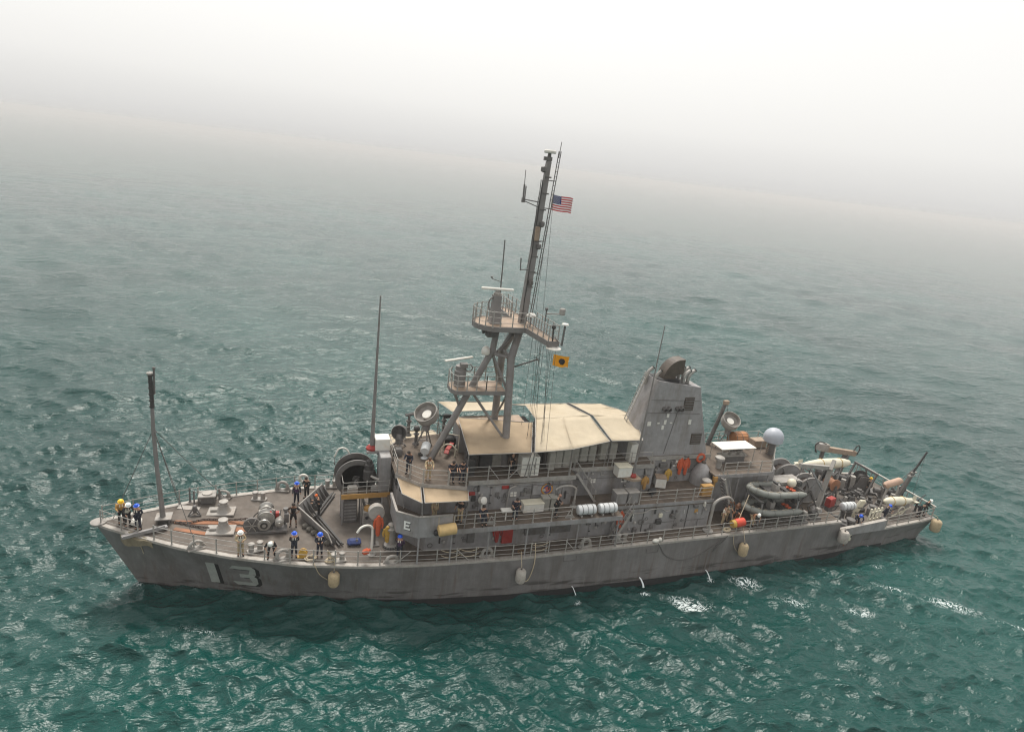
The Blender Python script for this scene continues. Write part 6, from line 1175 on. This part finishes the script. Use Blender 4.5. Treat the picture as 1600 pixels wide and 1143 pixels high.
single(MB().sphere((37.5, -5.7, 3.55), .22, 8, (1.4, .8, .7)).sphere((37.9, -5.65, 3.6), .16, 8), 'rag_bundle', 'white rag bundle tied at the rail where the dark hose starts', 'rags', (37.5, -5.7, 3.5), WHITE, True)
# side fittings of the stern quarter
m = MB(); m.box((57.6, -(hull_pt(57.6, 1.6)+.03), 1.7), (.4, .06, .8), bev=.02); m.build('draught_plate', OFFW, ship); m = MB(); m.box((57.75, -(hull_pt(57.6, 1.6)+.06), 1.75), (.14, .05, .22)); m.build('draught_mark', DARK, ship); m = MB(); m.box((57.25, -(hull_pt(57.2, 1.5)+.02), 1.5), (.08, .05, 1.3), ry=R(8)); m.build('rust_streak_bar', RUST, ship)
for x0 in (30.5, 37.3): m = MB(); m.box((x0, -(hull_pt(x0, 2.7)+.02), 2.62), (1.0, .04, .03)); m.box((x0-.5, -(hull_pt(x0, 2.7)+.02), 2.8), (.03, .04, .38)); m.box((x0+.5, -(hull_pt(x0, 2.7)+.02), 2.8), (.03, .04, .38)); m.build('hull_step', MID, ship)
# cooling water running from the side
WJ = mat('white_water', (.82, .86, .86), .3, .08, 9)
for x, z0, r, lab in ((36.6, .5, .06, 'white jet of cooling water falling from the middle side outlet'), (42.6, .45, .04, 'white jet of cooling water near the tan fender'), (31.0, .4, .025, 'thin white jet of cooling water from the forward outlet'), (60.5, .3, .02, 'thin white jet of cooling water at the stern quarter')):
    y = -hull_pt(x, z0); rd_ = random.Random(int(x)); pts = [(x, y, z0), (x+.05, y-.2, z0-.03), (x+.15, y-.42, z0-.3), (x+.2, y-.52, -.05)]; P = cat_curve(pts, 5); single(MB().path(P, [r*(.6+.5*i/len(P)+.25*rd_.random()) for i in range(len(P))], 8), 'water_jet', lab, 'water', P[0], WJ, True)
    MB().lathe((x, y+.02, z0), [(r*1.3, 0), (r*1.3, .06)], ax=(0, -1, 0), n=10).build('discharge_outlet', DARK, ship)
# ---- flags
def flag(o, wd, h, lab, kind):
    t = thing('ensign' if kind == 'us' else 'signal_flag', lab, 'flag', o); nx, nz = 26, 13; P = []
    def pt(u, v): return V(wd*u*.96, .16*math.sin(u*7+v*1.2)*u**.5-.25*u, -h*v-.18*u*u-.05*math.sin(u*5))
    for i in range(nx+1):
        for k in range(nz+1): P.append(pt(i/nx, k/nz))
    FR, FW, FB = mat('flag_red', (.50, .02, .03), .8, .08, 4), mat('flag_white', (.75, .74, .72), .8, .05, 4), mat('flag_blue', (.02, .03, .14), .8, .08, 4); FO = mat('flag_orange', (.80, .33, .01), .8, .08, 4)
    m = MB()
    for i in range(nx):
        for k in range(nz):
            q = [P[i*(nz+1)+k], P[(i+1)*(nz+1)+k], P[(i+1)*(nz+1)+k+1], P[i*(nz+1)+k+1]]
            if kind == 'us': mt = FB if (i < 11 and k < 7) else (FR if k % 2 == 0 else FW)
            else: mt = BLACK if ((i/nx-.5)*wd)**2+((k+.5)/nz*h-.5*h)**2 < (.26*h)**2 else FO
            m.use(mt).add(q, [(0, 1, 2, 3)])
    m.build('cloth', None, t)
    if kind == 'us':
        s = MB(); s.use(FW)
        for r_ in range(9):
            for c in range(6 if r_ % 2 == 0 else 5):
                u = (.04+.065*c+(.032 if r_ % 2 else 0)); v = .05+.054*r_
                for sd_ in (-.006, .006): p = pt(u, v)+V(0, sd_*2, 0); s.add([p+V(.022*math.cos(a), 0, .022*math.sin(a)) for a in [2*math.pi*i/5 for i in range(5)]], [(0, 1, 2, 3, 4)])
        s.build('stars', None, t)
    MB().tube((-.03, 0, .1), (-.03, 0, -h-.1), .015).build('hoist_rope', ROPE, t)
flag((27.95, -.05, 27.55), 1.5, 1.0, 'striped red white and blue ensign with white stars flying from the mast', 'us')
flag((28.2, -3.2, 17.35), 1.15, .78, 'orange signal flag with a black disc below the yardarm', 'o')
# ================================================================ people
def rot_y(p, a, piv): 
    q = Vector(p)-piv; return piv+Vector((q.x*math.cos(a)+q.z*math.sin(a), q.y, -q.x*math.sin(a)+q.z*math.cos(a)))
def skeleton(pose):
    """joint positions; the figure looks along +X, feet on z=0"""
    J = {}; lean = {'stand': 2, 'back': 0, 'rail': 16, 'bend': 48, 'sit': 6, 'akimbo': 3, 'fold': 4, 'look': 10}.get(pose, 2); pz = .52 if pose == 'sit' else .94
    piv = V(0, 0, pz); J['pelvis'] = piv
    for n, p in (('spine', (0, 0, .2)), ('chest', (.01, 0, .40)), ('neck', (.0, 0, .55)), ('head', (.03, 0, .68)), ('crown', (.02, 0, .78)), ('nose', (.125, 0, .665))): J[n] = rot_y(piv+V(*p), R(lean if n not in ('head', 'crown', 'nose') else lean*1.0), piv)
    hd = R(22 if pose in ('rail', 'look', 'bend', 'fold') else 6)
    for n in ('crown', 'nose', 'head'): J[n] = rot_y(J[n], hd, J['neck'])
    for s, k in ((-1, 'R'), (1, 'L')):
        sp = .11 if pose not in ('akimbo', 'bend') else .16
        if pose == 'sit': leg = [(.02, .09, 0), (.42, .13, .03), (.45, .13, -.40), (.60, .14, -.46)]
        else: leg = [(0, .09, -.03), (.03, sp, -.45), (-.01, sp+.02, -.84), (.16, sp+.04, -.895)]
        if pose == 'bend' and s < 0: leg = [(0, .09, -.03), (.16, sp, -.42), (.08, sp+.02, -.84), (.24, sp+.04, -.895)]
        for n, p in zip(('hip', 'knee', 'ankle', 'toe'), leg): J[n+k] = piv+V(p[0], s*p[1], p[2])
        sh = rot_y(piv+V(0, s*.19, .46), R(lean), piv); J['sh'+k] = sh
        arm = {'stand': [(.0, .06, -.29), (.06, .07, -.55)], 'rail': [(.12, .08, -.24), (.36, .04, -.32)], 'look': [(.10, .09, -.25), (.34, .03, -.26)], 'back': [(-.08, .07, -.28), (-.16, -.12, -.46)], 'akimbo': [(-.06, .20, -.22), (.04, .0, -.42)], 'fold': [(.04, .10, -.26), (.26, -.06, -.26)], 'bend': [(.12, .14, -.24), (.2, .02, -.46)], 'sit': [(.10, .08, -.25), (.3, .06, -.36)]}[pose]
        J['el'+k] = sh+V(arm[0][0], s*arm[0][1], arm[0][2]); J['wr'+k] = sh+V(arm[1][0], s*arm[1][1], arm[1][2])
        d = (J['wr'+k]-J['el'+k]).normalized(); J['palm'+k] = J['wr'+k]+d*.075
        side = d.cross(V(0, s, .3)).normalized(); out_ = d.cross(side)
        for i, ln in enumerate((.075, .085, .08, .065)):
            b = J['palm'+k]+side*(.027-.018*i); J['f%d%s' % (i, k)] = b+d*ln*.5-out_*.008; J['g%d%s' % (i, k)] = b+d*ln*.85-out_*.03
        J['t0'+k] = J['wr'+k]+d*.035+side*.045; J['t1'+k] = J['wr'+k]+d*.075+side*.062
    return J
RAD = dict(pelvis=(.15, .11), spine=(.14, .10), chest=(.165, .115), neck=(.058, .06), head=(.085, .10), crown=(.062, .07), nose=(.014, .014), hip=(.09, .09), knee=(.06, .06), ankle=(.043, .043), toe=(.038, .03), sh=(.07, .07), el=(.044, .044), wr=(.031, .031), palm=(.036, .022), f=(.010, .010), g=(.008, .008), t=(.012, .012))
EDG = [('pelvis', 'spine'), ('spine', 'chest'), ('chest', 'neck'), ('neck', 'head'), ('head', 'crown'), ('head', 'nose')]
for k in 'RL': EDG += [('pelvis', 'hip'+k), ('hip'+k, 'knee'+k), ('knee'+k, 'ankle'+k), ('ankle'+k, 'toe'+k), ('chest', 'sh'+k), ('sh'+k, 'el'+k), ('el'+k, 'wr'+k), ('wr'+k, 'palm'+k), ('wr'+k, 't0'+k), ('t0'+k, 't1'+k)]+[e for i in range(4) for e in (('palm'+k, 'f%d%s' % (i, k)), ('f%d%s' % (i, k), 'g%d%s' % (i, k)))]
def rad(n):
    if n in RAD: return RAD[n]
    b = n[:-1].rstrip('0123456789'); return RAD[b]
SKC = {}
def skinned(key, J, edges, grow, root, mt, name, parent, flat=1.):
    kk = (key, name, round(grow, 3))
    if kk not in SKC:
        ns = sorted({n for e in edges for n in e}); ix = {n: i for i, n in enumerate(ns)}
        me = bpy.data.meshes.new(name); me.from_pydata([tuple(J[n]) for n in ns], [(ix[a], ix[b]) for a, b in edges], [])
        o = bpy.data.objects.new(name, me); col.objects.link(o); md = o.modifiers.new('skin', 'SKIN'); md.use_smooth_shade = True; md.branch_smoothing = .5
        sk = me.skin_vertices[0].data
        for n in ns: r = rad(n); sk[ix[n]].radius = (r[0]+grow, r[1]+grow); sk[ix[n]].use_root = (n == root)
        sb = o.modifiers.new('smooth', 'SUBSURF'); sb.levels = 1; sb.render_levels = 1
        dg = bpy.context.evaluated_depsgraph_get(); ev = o.evaluated_get(dg); nm = bpy.data.meshes.new_from_object(ev); nm.name = name
        bpy.data.objects.remove(o); nm.polygons.foreach_set('use_smooth', [True]*len(nm.polygons)); SKC[kk] = nm
    me = SKC[kk]; o = bpy.data.objects.new(name, me); col.objects.link(o); o.parent = parent
    if not me.materials: me.materials.append(mt)
    o.material_slots[0].link = 'OBJECT'; o.material_slots[0].material = mt; return o
TORSO = [('pelvis', 'spine'), ('spine', 'chest')]+[('chest', 'sh'+k) for k in 'RL']
def person(loc, face, pose, label, top=NAVY, legs=NAVY, hat=None, vest=None, sleeves=True, skin=SKIN, shorts=False, boots=BOOT, group=None, hair=HAIR, s=1.04):
    t = thing('person', label, 'person', loc, R(face), group); t.scale = (s, s, s); J = skeleton(pose)
    skinned(pose, J, EDG, 0, 'pelvis', skin, 'body', t)
    E2 = TORSO+[('sh'+k, 'el'+k) for k in 'RL']+([('el'+k, 'wr'+k) for k in 'RL'] if sleeves else [])
    skinned(pose+str(sleeves), J, E2, .014, 'spine', top, 'shirt', t)
    E3 = [('pelvis', 'hip'+k) for k in 'RL']+[('hip'+k, 'knee'+k) for k in 'RL']+([] if shorts else [('knee'+k, 'ankle'+k) for k in 'RL'])
    skinned(pose+str(shorts), J, E3, .02, 'pelvis', legs, 'trousers', t)
    for k in 'RL':
        d = (J['toe'+k]-J['ankle'+k]); m = MB(); a = J['ankle'+k]; tt = J['toe'+k]; fwd = V(d.x, d.y, 0).normalized(); sd_ = V(-fwd.y, fwd.x, 0); zb = tt.z-.045
        m.loft([[p+fwd*f+sd_*w_ for f, w_ in ((-.05, -.04), (.05, -.045), (.05, .045), (-.05, .04))] for p in (a+V(0, 0, .14), a+V(0, 0, .03))]); m.loft([[V(a.x, a.y, 0)+fwd*f+sd_*w_+V(0, 0, z) for f, w_ in ((-.085, -.04), (.08, -.05), (.2, -.035), (.2, .035), (.08, .05), (-.085, .04))] for z in (zb, zb+.085)]); m.build('boot', boots, t)
    h = J['head']; u = (J['crown']-J['neck']).normalized(); f = (J['nose']-h).normalized()
    m = MB(); c = h+u*.035
    if hat: m.use(hat).lathe(c, [(.165, -.005), (.168, .01), (.125, .02), (.122, .06), (.10, .105), (.06, .13), (.01, .138)], ax=u, n=16); m.build('helmet', None, t, smooth=True)
    else: m.use(hair).lathe(c-f*.012, [(.09, -.05), (.108, -.01), (.112, .04), (.085, .09), (.04, .108), (.01, .11)], ax=u, n=14); m.build('hair', None, t, smooth=True)
    for k in (-1, 1):
        side = u.cross(f).normalized(); MB().sphere(h+f*.083+side*k*.035+u*.012, .013, 6, m=4).build('eye', BLACK, t); MB().sphere(h+side*k*.098-u*.005, .028, 6, (.5, .35, 1), 4).build('ear', skin, t)
    if vest: skinned(pose+'v', J, [('pelvis', 'spine'), ('spine', 'chest')], .05, 'spine', vest, 'life_vest', t)
    if vest or top in (KHAKI,):
        ch = J['chest']; fr = (J['nose']-J['head']); fr.z = 0; fr = fr.normalized()
        for k in (-1, 1): MB().box(ch+fr*.165+V(0, k*.07, .0), (.02, .06, .16), bev=.005).build('reflective_strip', WHITEC if vest not in (WHITEC,) else BLACKC, t)
    return t
G = 'sailors about the ship'
D = dz
person((1.45, -.1, D(1.45)), -70, 'look', 'sailor in yellow helmet and dark yellow jacket at the bow rail', OCHRE, BLACKC, HYEL, OCHRE)
person((1.85, -.42, D(1.85)), -60, 'rail', 'sailor in white helmet and pale vest between two others at the bow', BLACKC, BLACKC, HWHITE, WHITEC)
person((2.5, -.8, D(2.5)), -110, 'back', 'sailor in blue helmet and navy vest at the bow beside the white bundle', NAVY, NAVY, HBLUE, NAVY)
person((8.6, -3.75, D(8.6)), -85, 'fold', 'sailor in khaki trousers, pale vest and white helmet at the near foredeck rail', KHAKI, KHAKI, HWHITE, WHITEC, boots=BOOT)
person((10.4, -4.1, D(10.4)), -95, 'bend', 'sailor in white helmet bending with hands on knees at the ring chock', BLACKC, BLACKC, HWHITE, WHITEC, sleeves=False)
person((11.75, -4.05, D(11.7)), -92, 'back', 'sailor in blue helmet standing to the left of the yellow hose reel', NAVY, NAVY, HBLUE, NAVY)
person((13.3, -4.1, D(13.3)), -88, 'fold', 'sailor in blue helmet standing by the hank of rope near the twin bollard', NAVY, NAVY, HBLUE, NAVY)
person((11.75, -.5, D(11.7)), -100, 'akimbo', 'sailor in black shorts and tee standing beside the windlass with arms bent', BLACKC, BLACKC, None, None, False, SKIN2, True)
person((12.0, 2.5, D(12)), -80, 'stand', 'sailor in blue helmet and purple vest ahead of the breakwater', NAVY, NAVY, HBLUE, PURPLE)
person((12.75, 3.35, D(12.7)), -120, 'fold', 'sailor in black without helmet behind the purple vested one', BLACKC, BLACKC)
person((13.5, .7, D(13.5)), 170, 'look', 'sailor in black with orange cap leaning over the breakwater with papers', BLACKC, BLACKC, None, None, hair=BALDH)
person((18.35, -4.75, D(18.3)), -120, 'back', 'sailor in blue helmet and purple vest beside the pale capstan', PURPLE, NAVY, HBLUE, PURPLE)
person((19.15, -2.0, Z2), -120, 'look', 'sailor in navy uniform looking down at the forward corner of the signal deck', NAVY, NAVY, skin=SKIN2)
person((20.3, -2.95, Z2), -95, 'rail', 'person in khaki uniform at the signal deck rail', KHAKI, KHAKI, boots=BOOTT, hair=mat('brown_hair', (.10, .05, .025), .7, .2, 9))
person((21.75, -3.6, Z2), -90, 'rail', 'sailor in navy leaning on the signal deck rail, on the khaki one\'s side', NAVY, NAVY, sleeves=False)
person((22.45, -3.65, Z2), -95, 'rail', 'sailor in navy leaning on the signal deck rail, on the awning pole\'s side', NAVY, NAVY, sleeves=False)
person((26.3, -2.9, Z2), -50, 'stand', 'sailor in black in the shade beside the tall white cabinet', BLACKC, BLACKC, sleeves=False)
person((20.6, -4.3, Z1), -60, 'stand', 'person in khaki in the shade under the bridge wing awning', KHAKI, KHAKI)
person((22.3, -4.7, Z1), -130, 'look', 'sailor in black tee and khaki trousers at the end of the bridge wing awning', BLACKC, KHAKI, sleeves=False)
person((23.8, -4.95, Z1), -90, 'sit', 'sailor in navy seated on the walkway by the watertight door', NAVY, NAVY, sleeves=False)
single(MB().box((23.75, -4.75, Z1+.21), (.5, .5, .42), bev=.04), 'stool_box', 'dark box the seated sailor sits on', 'box', (23.75, -4.75, Z1), MID)
person((26.15, -4.95, Z1), -100, 'look', 'sailor in navy tee looking down beside the white cooler chest', NAVY, NAVY, sleeves=False)
person((29.2, -5.0, Z1), -40, 'fold', 'sailor in black overalls standing before the round crest', BLACKC, BLACKC, hair=mat('grey_hair', (.25, .13, .09), .7, .2, 9))
AFTG = [((44.5, -4.3), -60, 'stand', WHITEC, KHAKI, 'person in a white tee under the curved davit'), ((45.1, -3.9), -90, 'look', KHAKI, KHAKI, 'person in tan standing behind the red float'), ((45.7, -4.6), -150, 'bend', BROWNC, BROWNC, 'person in brown bending at the rail nearest the red float'), ((46.2, -3.8), -80, 'stand', BROWNC, BLACKC, 'person in brown and black by the bow of the lower boat'), ((46.9, -4.9), -90, 'bend', BROWNC, KHAKI, 'person in brown and tan bending at the netted rail'), ((45.9, -3.2), -100, 'look', BROWNC, BROWNC, 'person in brown farther inboard near the ladder foot')]
for (p, f, ps, a, b, lab) in AFTG: person((p[0], p[1], D(45)), f, ps, lab, a, b, HWHITE if 'netted' in lab else None, None, False)
person((58.9, -4.55, AFT+.04), -120, 'bend', 'sailor in blue helmet crouching behind the low bulwark', NAVY, NAVY, HBLUE, NAVY)
person((62.6, -4.2, AFT+.04), -60, 'look', 'sailor in blue helmet beside the cream open rack', NAVY, NAVY, HBLUE, NAVY)
person((68.1, -1.2, AFT+.04), 20, 'back', 'sailor in blue helmet at the stern rail by the stern staff', NAVY, NAVY, HBLUE, NAVY)
person((65.6, .3, AFT+.04), 100, 'stand', 'sailor in yellow helmet among the stern winches', BLACKC, BLACKC, HYEL, OCHRE)
person((68.0, -3.9, AFT+.04), -60, 'rail', 'sailor in white helmet at the stern corner', BLACKC, BLACKC, HWHITE, BLACKC)
person((67.2, -4.0, AFT+.04), -100, 'bend', 'sailor in black bending beside the short sweep float', BLACKC, BLACKC, None, None)
# ---------------------------------------------------------------- hazy air
hz = MB(); hz.box((11, -41, 15.5), (13000, 13000, 36)); hzo = hz.build('haze', None, None); hzo['kind'] = 'stuff'; hzo['label'] = 'pale sea haze'
hm = bpy.data.materials.new('haze_air'); hm.use_nodes = True; N = hm.node_tree.nodes; N.clear(); ou = N.new('ShaderNodeOutputMaterial'); pv = N.new('ShaderNodeVolumePrincipled')
pv.inputs['Color'].default_value = (.82, .815, .805, 1); pv.inputs['Density'].default_value = .0005; pv.inputs['Anisotropy'].default_value = 0; hm.node_tree.links.new(pv.outputs[0], ou.inputs['Volume'])
hzo.data.materials.append(hm)
